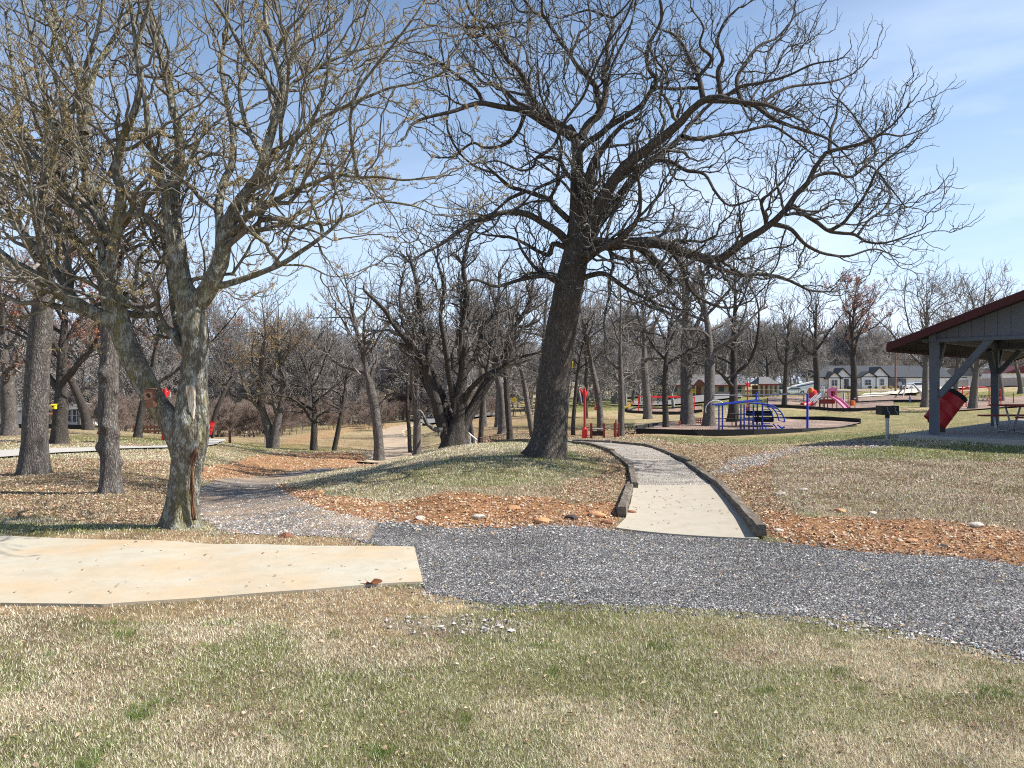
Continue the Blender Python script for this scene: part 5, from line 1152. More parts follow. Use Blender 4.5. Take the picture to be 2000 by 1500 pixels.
edging([(1672,93.5),(1760,93.5),(1812,93.5)], [.30, .30, .3], 'grey swing bed', 'near', B4, seg=3.5); edging([(1672,112.5),(1790,112.5)], [.4, .4], 'grey swing bed', 'far', B4, seg=5)
B5 = 'black edging boards at the left'
edging([(-60,47.5),(60,47.5),(170,47.5)], [.28, .28, .28], 'left play bed', 'near', B5, seg=2.6); edging([(-60,54),(60,54),(170,54)], [.3, .3, .3], 'left play bed', 'far', B5, seg=3.4)
r = C3('low_fence', on(262, 50), 'low red-brown rail fence behind the mossy elm before the brush', 'fence')
for i in range(6): m = MB(); m.box((i * .45, 0, .25), (.1, .1, .6)); m.build('post', M['browned'], r)
for z in (.15, .42): m = MB(); m.box((1.12, -.06, z), (2.4, .04, .14)); m.build('fence_rail', M['browned'], r)

# high bar and blue climber
D = 38.5; k = mm(D)
r = C3('high_bar', on(1388, 42), 'wide galvanised bar between two tall blue posts over the mulch', 'climbing bar'); b0 = on(1388, 42); b1 = on(1577, 38.2) - b0; top = 1.72
m = MB(); m.tube([(0, 0, -.2), (0, 0, top)], .055, 10); m.build('post', M['blue'], r, True); m = MB(); m.tube([(b1.x, b1.y, b1.z - .2), (b1.x, b1.y, b1.z + top + .12)], .055, 10); m.build('post', M['blue'], r, True)
m = MB(); m.tube([(-.03, 0, top), (b1.x + .05, b1.y, b1.z + top + .1)], .032, 8); m.build('crossbar', M['galv'], r, True)
r = C3('blue_climber', on(1455, 39), 'blue tubular climber with overhead ladder and curved ladder arch', 'climbing frame', None, -.12); k = mm(39)
X = lambda u: (u - 1455) * k
def tb(name, pts, rad=.03, mt='blue', kk=7): m = MB(); m.tube(pts, rad, kk); return m.build(name, M[mt], r, True)
for u, h, y in ((1407, 1.35, -.9), (1407, 1.35, .3), (1450, 1.36, -.5), (1450, 1.36, .4), (1466, 1.38, -.7), (1466, 1.38, .5), (1482, 1.42, -.8), (1482, 1.42, .5)): tb('post', [(X(u), y, -.2), (X(u), y, h)], .04)
m = MB()
for y in (-.9, .35): m.tube([(X(1394), y, 1.34), (X(1430), y, 1.45), (X(1480), y, 1.60)], .035, 7)
for i in range(15): f = i / 14; m.tube([(X(1396 + 84 * f), -.9, 1.345 + .25 * f), (X(1396 + 84 * f), .35, 1.345 + .25 * f)], .024, 6)
m.build('overhead_ladder', M['blue'], r, True)
m = MB(); arc = [(X(1484) + 1.02 * math.sin(a), 1.42 - .95 * (1 - math.cos(a))) for a in np.linspace(0, 1.5, 9)]
for y in (-.8, .5): m.tube([(X(1466), y, 1.42)] + [(x, y, z) for x, z in arc], .035, 7)
for i in range(0, 9): m.tube([(arc[i][0], -.8, arc[i][1]), (arc[i][0], .5, arc[i][1])], .022, 6)
m.build('curved_ladder', M['blue'], r, True)
m = MB(); arc2 = [(X(1484) + .62 * math.sin(a), 1.38 - .9 * (1 - math.cos(a))) for a in np.linspace(0, 1.5, 7)]; m.tube([(x, -.15, z) for x, z in arc2], .03, 7); m.build('inner_arch', M['blue'], r, True)
m = MB()
for z in (.45, .68, .92, 1.15): m.tube([(X(1450), -.5, z), (X(1466), -.7, z)], .02, 6); m.tube([(X(1482), -.8, z), (X(1496), -.8, z)], .02, 6)
m.build('side_rungs', M['blue'], r, True)
m = MB(); m.box((X(1482), 0, .92), (1.3, .05, .26)); m.build('back_panel', M['blackrub'], r); m = MB(); m.box((X(1488), -.3, .62), (.95, .05, .26)); m.build('front_panel', M['blackrub'], r)
m = MB(); m.box((X(1474), -.2, .30), (1.5, 1.0, .06)); m.build('deck', M['black'], r)
for y in (-1.0, .7): tb('skid', [(X(1440), y, .05), (X(1480), y, .06), (X(1525), y, .10), (X(1536), y, .2)], .045); tb('skid_strut', [(X(1486), y * .8, .38), (X(1490), y, .08)], .035); tb('skid_strut', [(X(1512), y * .6, .36), (X(1522), y, .10)], .035)
m = MB(); m.tube([(X(1475), -.2, 1.58), (X(1475), -.2, 2.0)], .045, 8); m.tube([(X(1475), -.2, 1.92), (X(1481), -.2, 1.62)], .02, 6); m.build('mast', M['blue'], r, True)
tag(MB().tube([(.55 * math.cos(a), 0, 1.0 + .5 * math.sin(a)) for a in np.linspace(-.3, PI + .3, 14)], .025, 7).build('hoop', M['white'], None, True, on(1398, 41)), 'white hoop beside the left post of the blue climber', 'hoop')

# red swing sets
def swings(u0, u1, D, h, lab, ns):
    a = on(u0, D); b = on(u1, D); L = b.x - a.x; r = C3('swing_set', a, lab, 'swing set', 'red swing sets')
    for x in (0, L): m = MB(); m.tube([(x, 0, -.2), (x, 0, h)], .06, 8); m.build('post', M['red'], r, True)
    m = MB(); m.tube([(-.1, 0, h), (L + .1, 0, h)], .055, 8); m.build('crossbar', M['red'], r, True)
    for k in range(ns):
        x = L * (k + .7) / (ns + .4); m = MB(); m.box((x, 0, .5), (.42, .16, .03)); o = m.build('swing_seat', M['black'], r); m = MB()
        for s in (-.2, .2): m.tube([(x + s, 0, .5), (x + s, 0, h)], .012, 4)
        m.build('chains', M['galv'], o)
swings(1247, 1333, 90, 1.85, 'long red swing set nearer the wood, four black seats', 4); swings(1273, 1356, 87, 1.8, 'red swing set overlapping in front, three black seats', 3)
# spring riders, teal frame, portable toilet
def rider(u, D, lab, mt):
    r = C3('spring_rider', on(u, D), lab, 'spring rider', 'spring riders'); m = MB(); m.lathe([(.12, 0), (.14, .1), (.1, .2), (.14, .3), (.1, .38)], 10); m.build('spring', M['black'], r, True)
    m = MB(); m.tube([(-.45, 0, .55), (-.2, 0, .5), (.15, 0, .5), (.4, 0, .75), (.5, 0, .95)], [.05, .14, .16, .12, .06], 10); m.build('body', M[mt], r, True); m = MB(); m.tube([(.3, -.2, .85), (.3, .2, .85)], .02, 6); m.build('handle', M['black'], r)
rider(1227, 98, 'orange and white spring rider left of the red swings', 'orange'); rider(1222, 88, 'yellow spring rider low on the bare patch left of the swings', 'yellow')
r = C3('arch_climber', on(1205, 118), 'teal arched climber before the wood', 'climbing frame')
for y in (0, .8): m = MB(); m.tube([(-.9, y, 0), (-.7, y, 1.1), (0, y, 1.6), (.7, y, 1.1), (.9, y, 0)], .06, 7); m.build('arch', M['teal'], r, True)
m = MB()
for x, z in ((-.8, .6), (-.6, 1.2), (0, 1.6), (.6, 1.2), (.8, .6)): m.tube([(x, 0, z), (x, .8, z)], .04, 6)
m.build('rungs', M['teal'], r)
r = C3('portable_toilet', on(1133, 118), 'blue portable toilet with white roof behind the near red pole', 'portable toilet'); m = MB(); m.box((0, 0, 1.0), (1.25, 1.2, 2.0), bev=.03); m.build('cabin', painted('navy_plastic', (.04, .07, .18), .6), r)
m = MB(); m.prism([(-.68, 2.0), (.68, 2.0), (.3, 2.45), (-.3, 2.45)], 'y', -.65, .65); m.build('roof', M['white'], r); m = MB(); m.box((0, -.62, .95), (.75, .03, 1.7)); m.build('door', painted('navy_door', (.03, .05, .14), .6), r)
r = C3('yellow_post_fence', on(1098, 104), 'row of short yellow posts along the far lawn', 'fence')
for i in range(7): m = MB(); m.tube([(i * .75, 0, -.2), (i * .75, 0, .55)], .05, 6); m.build('post', M['yellow'], r)
m = MB(); m.tube([(-.2, 0, .4), (4.7, 0, .4)], .02, 5); m.build('cable', M['galv'], r)
r = C3('bollard_arch', on(1170, 100), 'small yellow hoop behind the distant red pole', 'hoop'); m = MB(); m.tube([(-.2, 0, 0), (-.2, 0, .8), (.2, 0, .8), (.2, 0, 0)], .05, 6); m.build('hoop', M['yellow'], r)

# playset
D = 85; k = mm(D); r = C3('playset', on(1600, D), 'playset with pink slide and hood, red hood and white rails', 'playset'); X = lambda u: (u - 1600) * k; zb = 799
Zv = lambda v: (zb - v) * k
def P_(name, mt, *args, smooth=False, **kw):
    m = MB()
    for f, a in args: getattr(m, f)(*a)
    return m.build(name, M[mt], r, smooth)
for u in (1574, 1596, 1606, 1612, 1630): 
    for y in (-.6, .6): P_('post', 'browned', ('tube', ([(X(u), y, -.2), (X(u), y, Zv(765 if u < 1630 else 757))], .055, 7)))
P_('deck', 'browned', ('box', ((X(1603), 0, Zv(778)), (1.9, 1.2, .07)))); P_('deck', 'browned', ('box', ((X(1621), 0, Zv(776)), (1.0, 1.2, .07))))
P_('side_panel', 'galv', ('box', ((X(1602), -.62, Zv(771)), (.7, .05, .7)))); P_('side_panel', 'darkred', ('box', ((X(1612), -.6, Zv(786)), (1.6, .05, .5))))
m = MB(); m.prism([(X(1611), Zv(779)), (X(1611), Zv(764)), (X(1613), Zv(760.5)), (X(1617), Zv(758.5)), (X(1623), Zv(758.5)), (X(1627), Zv(760.5)), (X(1629), Zv(764)), (X(1629), Zv(779)), (X(1625), Zv(779)), (X(1625), Zv(766)), (X(1616), Zv(766)), (X(1616), Zv(779))], 'y', -.9, -.5); m.build('pink_hood', M['pink'], r)
m = MB(); m.box((X(1620.5), -.45, Zv(771)), (.5, .05, .7)); m.build('hood_opening', M['darkred'], r)
sl = [(X(1618), -.8, Zv(776)), (X(1622), -1.1, Zv(780)), (X(1627), -1.5, Zv(784)), (X(1630), -1.8, Zv(789)), (X(1633), -2.1, Zv(794)), (X(1634), -2.5, Zv(798.5))]
for o_ in (0,):
    m = MB(); V = []; Fc = []
    for i, p in enumerate(sl):
        for dx, dz in ((-.30, .18), (-.26, 0), (.26, 0), (.30, .18), (.34, .18), (.30, -.06), (-.30, -.06), (-.34, .18)): V.append((p[0] + dx, p[1], p[2] + dz))
    for i in range(len(sl) - 1):
        for j in range(8): Fc.append((i * 8 + j, i * 8 + (j + 1) % 8, i * 8 + 8 + (j + 1) % 8, i * 8 + 8 + j))
    m.add(V, Fc); m.build('pink_slide', M['pink'], r, True)
m = MB(); m.lathe([(.55, 0), (.55, .5), (.45, .85), (.2, 1.0), (0, 1.02)], 14, Matrix.Translation((X(1587), .1, Zv(780)))); m.build('red_hood', M['red'], r, True); m = MB(); m.lathe([(.3, 0), (.3, .35), (.2, .55), (0, .6)], 12, Matrix.Translation((X(1583), -.1, Zv(769)))); m.build('orange_cap', M['orange'], r, True)
m = MB(); m.tube([(X(1589), 0, Zv(784)), (X(1580), -.4, Zv(789)), (X(1570), -.7, Zv(793)), (X(1562), -.9, Zv(795.5))], [.42, .4, .4, .44], 12); m.build('tube_slide', M['red'], r, True)
m = MB()
for s in (0, 1):
    for q in (0, .35, .7): m.tube([(X(1575 + s * 4) , -.9 - s * .5, Zv(789 - q * 8)), (X(1593 + s * 2), -.7 - s * .5, Zv(775 - q * 8))], .045, 6)
m.build('stair_rail', M['white'], r); m = MB()
for i in range(6): m.box((X(1580 + i * 2.6), -1.15, Zv(794 - i * 3)), (.3, .7, .05))
m.build('stairs', M['galv'], r)
P_('white_arch', 'white', ('tube', ([(X(1600), -.7, Zv(778)), (X(1600), -.7, Zv(758)), (X(1604), -.7, Zv(757)), (X(1604), -.7, Zv(778))], .07, 7)))
for u in (1636, 1641.5): m = MB(); m.tube([(X(u), -.5, Zv(792)), (X(u), -.5, Zv(769)), (X(u + 3.5), -.5, Zv(769)), (X(u + 3.5), -.5, Zv(792)), (X(u), -.5, Zv(792))], .05, 6); m.build('panel_frame', M['white'], r)
for u in (1646, 1655): m = MB(); m.tube([(X(u), -.2, 0), (X(u), -.2, Zv(766))], .05, 6); m.build('post', M['browned'], r)
m = MB(); m.bar((X(1630), -.4, Zv(780)), (X(1660), -.3, Zv(780)), .05); m.bar((X(1630), -.4, Zv(788)), (X(1660), -.3, Zv(788)), .05); m.build('bridge_rail', M['browned'], r)
r = C3('drum_spinner', on(1665, 84), 'orange drum between two dark posts right of the pink slide', 'play drum'); k = mm(84)
for x in (-.27, .27): m = MB(); m.tube([(x, 0, -.1), (x, 0, 1.15)], .045, 7); m.build('post', M['browned'], r)
m = MB(); m.lathe([(.0, .38), (.2, .4), (.24, .62), (.2, .95), (0, .98)], 14); m.build('drum', M['orange'], r, True); m = MB(); m.box((.26, -.02, 1.2), (.22, .05, .1)); m.build('label_plate', M['white'], r)

# grey swing frame, child, utility pole
r = C3('grey_swing', on(1778, 102), 'grey A-frame swing with braced legs beyond the mulch bed', 'swing frame'); k = mm(102); X = lambda u: (u - 1778) * k
for a, b in (((1750, -1.6, 0), (1771, 0, 1.9)), ((1756, 1.4, 0), (1771, 0, 1.9)), ((1802, -1.4, 0), (1784, 0, 1.9)), ((1818, 1.6, 0), (1784, 0, 1.9))): m = MB(); m.tube([(X(a[0]), a[1], -.1), (X(b[0]), b[1], b[2])], .085, 7); m.build('leg', M['galv'] if a[0] > 1790 else M['fencewood'], r)
m = MB(); m.tube([(X(1770), 0, 1.9), (X(1785), 0, 1.9)], .08, 7); m.build('crossbar', M['galv'], r); m = MB(); m.bar((X(1790), -.5, 1.2), (X(1806), .8, .7), .06); m.bar((X(1797), -1, .55), (X(1811), .9, .5), .06); m.build('brace', M['galv'], r)
def child():
    import bmesh
    b = on(1777, 88); hgt = .92; joints = [(0, 0, .47), (0, 0, .60), (0, -.01, .72), (0, -.01, .77), (.055, 0, .45), (.07, -.02, .24), (.075, .02, .03), (-.055, 0, .45), (-.065, .03, .24), (-.07, .05, .03), (.115, 0, .69), (.15, -.03, .56), (.16, -.10, .46), (-.115, 0, .69), (-.15, -.02, .56), (-.15, -.09, .46), (.08, -.05, .015), (-.07, -.02, .015)]
    ed = [(0, 1), (1, 2), (2, 3), (0, 4), (4, 5), (5, 6), (0, 7), (7, 8), (8, 9), (2, 10), (10, 11), (11, 12), (2, 13), (13, 14), (14, 15), (6, 16), (9, 17)]; rad = [.085, .08, .06, .035, .06, .045, .03, .06, .045, .03, .035, .027, .02, .035, .027, .02, .025, .025]
    me = bpy.data.meshes.new('person'); me.from_pydata([(x, y, z) for x, y, z in joints], ed, []); o = bpy.data.objects.new('person', me); COL.objects.link(o); o.location = b; o.rotation_euler = (0, 0, .4); me.materials.append(M['jeans'])
    sk_ = o.modifiers.new('s', 'SKIN'); o.modifiers.new('ss', 'SUBSURF').render_levels = 1
    for v_, q in zip(me.skin_vertices[0].data, rad): v_.radius = (q, q)
    me.skin_vertices[0].data[0].use_root = True
    m = MB(); m.lathe([(.0, -.095), (.04, -.085), (.07, -.04), (.078, .01), (.07, .06), (.04, .09), (0, .098)], 14, Matrix.Translation((0, -.01, .86))); m.tube([(0, -.085, .855), (0, -.10, .845)], [.012, .009], 6)
    for s in (-1, 1): m.tube([(s * .07, 0, .87), (s * .088, 0, .86)], [.018, .014], 6)
    h_ = m.build('head', M['skin'], o, True); m = MB(); m.lathe([(.081, 0), (.083, .03), (.07, .075), (.04, .1), (0, .108)], 14, Matrix.Translation((0, .008, .86))); m.build('hair', M['browned'], o, True)
    m = MB()
    for s in (-1, 1): m.tube([(s * .03, -.078, .87), (s * .03, -.084, .87)], .009, 6)
    m.box((0, -.077, .82), (.035, .008, .008)); m.build('face_features', M['black'], h_)
    for s, x, y in ((1, .08, -.02), (-1, -.07, .02)): m = MB(); m.box((x, y - .02, .02), (.06, .13, .05), None, .015); m.build('shoe', M['white'], o)
    m = MB()
    for hx in (.16, -.15):
        hy = -.10 if hx > 0 else -.09; m.box((hx, hy - .012, .44), (.028, .018, .035), None, .006)
        for q in range(4): m.tube([(hx - .011 + q * .0075, hy - .012, .426), (hx - .011 + q * .0075, hy - .016, .40 - .004 * (q % 2))], .0036, 5)
        m.tube([(hx + .014 * (1 if hx < 0 else -1), hy - .014, .445), (hx + .024 * (1 if hx < 0 else -1), hy - .022, .425)], .0045, 5)
    m.build('hands', M['skin'], o); tag(o, 'small child in blue standing on the mulch by the grey swing frame', 'person')
child()
def upole():
    b = on(1749, 132); r = empty('utility_pole', b, 'tall wooden utility pole in front of the white house garage', 'utility pole'); m = MB(); m.tube([(0, 0, -.2), (0, 0, 8.4)], [.17, .11], 10); m.build('pole', M['browned'], r, True); m = MB(); m.tube([(0, 0, 8.0), (.0, -.3, 8.2)], .05, 6); m.build('bracket', M['galv'], r)
upole()
# red climbing frame under the trees at right
r = C3('red_climber', on(1900, 79), 'red tubular climbing frame seen between the pavilion posts', 'climbing frame', None, .1); k = mm(79); X = lambda u: (u - 1900) * k
for u, h, y in ((1864, .9, .8), (1875, .9, -.8), (1887, 2.0, -.9), (1891, 2.2, .9), (1912, 2.2, .9), (1921, 2.0, -.9), (1956, 1.9, -.2), (1990, 1.5, .3)): m = MB(); m.tube([(X(u), y, -.2), (X(u), y, h)], .05, 7); m.build('post', M['red'], r)
m = MB()
for y in (-.9, .9): m.tube([(X(1862), y, .75), (X(1870), y, 1.15), (X(1885), y, 1.75), (X(1900), y, 2.1), (X(1912), y, 2.1), (X(1924), y, 1.9)], .05, 7)
for f in np.linspace(0, 1, 12): x = X(1862 + 60 * f); z = .8 + 1.3 * math.sin(min(1, f * 1.3) * PI / 2); m.tube([(x, -.9, z), (x, .9, z)], .035, 6)
m.build('arched_ladder', M['red'], r, True); m = MB()
for z in (.5, 1.0, 1.8): m.tube([(X(1921), -.9, z), (X(1956), -.2, z)], .035, 6)
m.build('side_bars', M['red'], r); m = MB(); m.tube([(X(1862), -.8, .35), (X(1885), -.9, .35)], .03, 6); m.tube([(X(1864), .8, .5), (X(1878), -.8, .9)], .03, 6); m.build('side_bars', M['red'], r)
m = MB(); m.box((X(1927), -1.0, .18), (1.0, .3, .12)); m.build('step', M['darkred'], r)
# ------------------------------------------------------------------ pavilion
def pavilion():
    P = Vector((11.0, 20.0, 0)); zs = .27; fx = Vector((.7071, -.7071, 0)); r = empty('picnic_pavilion', P, 'open picnic pavilion with dark red metal roof and slate posts', 'pavilion', None, -PI / 4)
    # local axes: x along the gable front, y into the building
    Wd, Ln = 6.6, 12.4; s = .372; ov, rk = .95, .6; zt = 2.70
    m = MB(); m.box((Wd / 2, Ln / 2, zs - .24), (Wd + 1.3, Ln + 1.5, .5), bev=.012); m.build('slab', M['padc'], r)
    for j in range(3):
        for i in (0, 1):
            x, y = i * Wd, j * Ln / 2 * .97; m = MB(); m.box((x, y, (zs + zt) / 2), (.20, .20, zt - zs), None, .008); po = m.build('post', M['grey_paint'], r)
            m = MB(); sg = 1 if i == 0 else -1
            if j == 0: m.bar((x + sg * .12, y, 1.30), (x + sg * 1.30, y, 2.76), .15, .15)
            else: m.bar((x + sg * .10, y, 1.95), (x + sg * .66, y, 2.62), .14, .14)
            m.build('brace', M['grey_paint'], po)
            for q in ((1,) if j == 0 else (-1, 1) if j == 1 else (-1,)):
                m = MB(); m.bar((x, y + q * .10, 1.95), (x, y + q * .68, 2.66), .15, .15); m.build('brace', M['grey_paint'], po)
    for i in (0, 1): m = MB(); m.box((i * Wd, Ln / 2 * .97, 2.80), (.16, Ln, .2)); m.build('eave_beam', M['grey_paint'], r)
    for j in (1, 2): m = MB(); m.box((Wd / 2, j * Ln / 2 * .97, 2.79), (Wd, .14, .2)); m.build('tie_beam', M['grey_paint'], r)
    hx = Wd / 2
    for y in (-.03, Ln + .05): m = MB(); m.prism([(-.32, 2.74), (Wd + .32, 2.74), (Wd + .32, 2.80), (hx, 2.86 + hx * s), (-.32, 2.80)], 'y', y - .02, y + .02); m.build('gable_siding', M['siding_grey'], r)
    m = MB(); m.box((hx, -.08, 2.73), (Wd + .5, .06, .09)); m.build('gable_beam', M['grey_paint'], r)
    ze = lambda x: 2.90 - ov * s + (x + ov) * s
    for sgn in (0, 1):
        f = (lambda x: x) if sgn == 0 else (lambda x: Wd - x); x0, x1 = -ov, hx
        m = MB(); ny = 46; V = []; Fc = []
        for k in range(ny * 4 + 1):
            y = -rk + (Ln + 2 * rk) * k / (ny * 4); rib = .028 if k % 4 == 0 else 0
            V += [(f(x0), y, ze(x0) + .10 + rib), (f(x1), y, ze(x1) + .10 + rib)]
        for k in range(ny * 4): Fc.append((2 * k, 2 * k + 1, 2 * k + 3, 2 * k + 2))
        m.add(V, Fc); o = m.build('roof_panel', M['roofred'], r); so_ = o.modifiers.new('t', 'SOLIDIFY'); so_.thickness = .012
        m = MB(); q = [(f(x0), ze(x0) - .03), (f(x1), ze(x1) - .03), (f(x1), ze(x1) + .09), (f(x0), ze(x0) + .09)]; m.prism(q, 'y', -rk + .05, Ln + rk - .05); m.build('roof_deck', M['deckwood'], r)
        for y in (-rk, Ln + rk): m = MB(); q = [(f(x0 - .01), ze(x0) - .07), (f(x1), ze(x1) - .07), (f(x1), ze(x1) + .125), (f(x0 - .01), ze(x0) + .125)]; m.prism(q, 'y', y - .015, y + .015); m.build('rake_trim', M['darkred2'], r)
        m = MB(); m.box((f(x0 - .02), Ln / 2, ze(x0) + .0), (.03, Ln + 2 * rk, .2)); m.build('eave_trim', M['darkred2'], r)
    m = MB(); m.prism([(hx - .16, ze(hx) + .10), (hx, ze(hx) + .175), (hx + .16, ze(hx) + .10)], 'y', -rk, Ln + rk); m.build('ridge_cap', M['darkred2'], r)
    return r
M['roofred'] = painted('red_roof_metal', (.09, .014, .017), .6, .0, .05); M['darkred2'] = painted('red_trim', (.06, .011, .013), .7, 0, .05); M['deckwood'] = painted('brown_deck', (.035, .022, .02), .9)
pavilion()
tag(bpy.data.objects['picnic_pavilion'], None, None)
B = barrel(Vector((11.55, 21.0, .20)), 1.05, .62, -.12, 'large red trash barrel tilted on a black stand behind the front pavilion post', True)
picnic(Vector((14.3, 20.9, .28)), 'dark red picnic table with grey tube legs under the pavilion roof', M['darkred'], M['galv'], 1.0, .12, 2.3)

# ------------------------------------------------------------------ houses
def win(m_par, x, z, w, h, y, frame='white', glass='glass', mull=1, name='window'):
    m = MB(); m.box((x, y - .03, z), (w, .05, h)); o = m.build(name, M[glass], m_par); m = MB(); t = .07
    for a, b in (((x, z + h / 2), (w + t, t)), ((x, z - h / 2), (w + t, t)), ((x - w / 2, z), (t, h)), ((x + w / 2, z), (t, h))): m.box((a[0], y - .07, a[1]), (b[0], .06, b[1]))
    for k in range(mull): m.box((x - w / 2 + w * (k + 1) / (mull + 1), y - .07, z), (t, .05, h))
    m.box((x, y - .07, z + .02), (w, .045, t * .7)); m.build('frame', M[frame], o); return o
def gable(r, x0, x1, y0, y1, ze, zp, wall, trim, roof, front=True, ov=.35):
    xm = (x0 + x1) / 2; m = MB(); m.prism([(x0, -.3), (x1, -.3), (x1, ze), (xm, zp), (x0, ze)], 'y', y0, y1); m.build('wall', M[wall], r)
    sl_ = (zp - ze) / (xm - x0); a = ze - ov * sl_
    for sg in (-1, 1):
        m = MB(); m.prism([(xm, zp + .04), (xm + sg * (xm - x0 + ov), a + .04), (xm + sg * (xm - x0 + ov), a + .20), (xm, zp + .20)], 'y', y0 - .35, y1); m.build('roof', M[roof], r)
        m = MB(); m.prism([(xm, zp - .06), (xm + sg * (xm - x0 + ov), a - .06), (xm + sg * (xm - x0 + ov), a + .21), (xm, zp + .21)], 'y', y0 - .40, y0 - .353); m.build('fascia', M[trim], r)
    m = MB(); m.box((xm, y0 - .03, ze - .02), (x1 - x0, .05, .16)); m.build('band', M[trim], r)
    for x in (x0, x1): m = MB(); m.box((x, y0 - .02, ze / 2 - .15), (.16, .08, ze + .2)); m.build('corner_board', M[trim], r)
def farmhouse():
    D = 170; k = mm(D); b = on(1600, D); r = empty('farmhouse', b, 'white farmhouse with four gables, black trim and long garage wing', 'house'); X = lambda u: (u - 1600) * k; base = 750 + (EYE - b.z) / k; Z = lambda v: (base - v) * k
    e = Z(737)
    m = MB(); m.box((X(1668), 5, e / 2 - .15), (X(1735), 9.4, e + .3)); m.build('wall', M['siding_white'], r)
    m = MB(); m.prism([(.2, e), (10.1, e), (5, Z(713))], 'x', X(1597), X(1862)); m.build('roof', M['shingle_dark'], r)
    m = MB(); m.box((X(1797), 5, e / 2 - .15), (X(1720), 9.0, e + .3)); m.build('garage_wall', M['siding_white'], r)
    m = MB(); m.box((X(1745), .16, e - .02), (X(1890), .12, .18)); m.build('eave_trim', M['black'], r)
    gable(r, X(1613), X(1637), -1.2, 4, Z(738), Z(727), 'siding_white', 'black', 'shingle_dark'); gable(r, X(1627), X(1661), -.3, 5, Z(737), Z(720), 'siding_white', 'black', 'shingle_dark')
    gable(r, X(1677), X(1706), -1.2, 4, Z(736), Z(727), 'siding_white', 'black', 'shingle_dark'); gable(r, X(1698), X(1734), -.3, 5, Z(735.5), Z(718), 'siding_white', 'black', 'shingle_dark')
    win(r, X(1625), Z(748), 1.35, 1.3, -1.24); win(r, X(1690), Z(747), 1.3, 1.15, -1.24); win(r, X(1721), Z(746.5), .85, 1.4, -.34)
    m = MB(); m.box((X(1652), -.36, Z(749)), (.95, .1, 2.1)); m.build('door', M['greydoor'], r); m = MB(); m.box((X(1647), -.9, 1.1), (.18, .18, 2.3)); m.build('porch_post', M['black'], r)
    for u, w in ((1747, 2.6), (1764, 1.5)): m = MB(); m.box((X(u), .22, Z(749) - .05), (w, .12, 2.25)); m.build('garage_door', M['greydoor'], r)
farmhouse()
def lodge(u0, D, parts_):
    pass
D = 125; k = mm(D); b = on(1365, D); Z0 = 750 + (EYE - b.z) / k; X = lambda u: (u - 1365) * k; Z = lambda v: (Z0 - v) * k
r = empty('park_lodge', b, 'long park building with brown timber porch gable and grey roof', 'building')
m = MB(); m.box((X(1385), 4, Z(752) / 2), (X(1365 + 148), 6, Z(752))); m.build('wall', M['tanwall'], r); m = MB(); m.prism([(.4, Z(753)), (7.6, Z(753)), (4, Z(731))], 'x', X(1305), X(1466)); m.build('roof', M['shingle_grey'], r)
m = MB(); m.box((X(1385), .35, Z(753)), (X(1365 + 160), .1, .2)); m.build('fascia', M['darkred'], r)
m = MB(); m.prism([(X(1354), Z(753)), (X(1374), Z(753)), (X(1364), Z(741))], 'y', -1.2, .2); m.build('porch_gable', M['browned'], r)
for sg in (-1, 1): m = MB(); m.prism([(X(1364), Z(740)), (X(1364 + sg * 12), Z(753)), (X(1364 + sg * 12), Z(755)), (X(1364), Z(742.5))], 'y', -1.5, -1.25); m.build('porch_rafter', M['redwood'], r)
for u in (1355, 1373): m = MB(); m.box((X(u), -1.1, Z(753) / 2), (.2, .2, Z(753))); m.build('porch_post', M['tanwall'], r)
m = MB(); m.box((X(1364), .9, Z(758) / 2 + .1), (1.3, .1, Z(758))); m.build('door', M['browned'], r)
for u in (1320, 1338, 1412, 1432, 1446): m = MB(); m.box((X(u), .96, Z(760)), (.9, .06, .8)); m.build('window', M['glass'], r)
b = on(1492, 118); k = mm(118); Z0 = 750 + (EYE - b.z) / k; X = lambda u: (u - 1492) * k; Z = lambda v: (Z0 - v) * k
r = empty('picnic_shelter', b, 'grey hip-roofed shelter with red fascia and tan pillars', 'building')
w = X(1512); m = MB(); e = Z(750); pk = Z(736); V = [(-w, -2.4, e), (w, -2.4, e), (w, 2.6, e), (-w, 2.6, e), (-w * .45, .1, pk), (w * .45, .1, pk)]; m.add(V, [(0, 1, 5, 4), (1, 2, 5), (2, 3, 4, 5), (3, 0, 4), (3, 2, 1, 0)]); m.build('roof', M['shingle_grey'], r)
m = MB(); m.box((0, -2.42, e - .08), (2 * w, .08, .2)); m.build('fascia', M['darkred'], r)
for x in (-.9, -.45, 0, .45, .9): m = MB(); m.box((x * w, -2.1, e / 2 - .05), (.3, .3, e - .1)); m.build('pillar', M['tanwall'], r)
m = MB(); m.box((0, 1.2, e / 2 - .1), (1.8 * w, .2, e - .2)); m.build('back_wall', M['browned'], r)
# left edge houses
def simple_house(u0, u1, vt, ve, D, lab, wall, roof, wins, doors=(), ridge=True):
    b = on((u0 + u1) / 2, D); k = mm(D); Z0 = 750 + (EYE - b.z) / k; X = lambda u: (u - (u0 + u1) / 2) * k; Z = lambda v: (Z0 - v) * k; r = empty('house', b, lab, 'house', 'houses beyond the left trees')
    m = MB(); m.box((0, 3, Z(ve) / 2 - .2), (X(u1) * 2, 6, Z(ve) + .4)); m.build('wall', M[wall], r); m = MB(); m.prism([(-.4, Z(ve)), (6.4, Z(ve)), (3, Z(vt))], 'x', X(u0) - .4, X(u1) + .4); m.build('roof', M[roof], r)
    for u, v, w, h in wins: win(r, X(u), Z(v), w, h, 0)
    for u, w, h in doors: m = MB(); m.box((X(u), -.05, h / 2), (w, .1, h)); m.build('garage_door', M['white'], r)
simple_house(-70, 50, 785, 805, 92, 'beige house with white garage door at the far left edge', 'tanwall', 'shingle_grey', [(-10, 820, 1.2, 1.1)], [(38, 1.6, 1.7)])
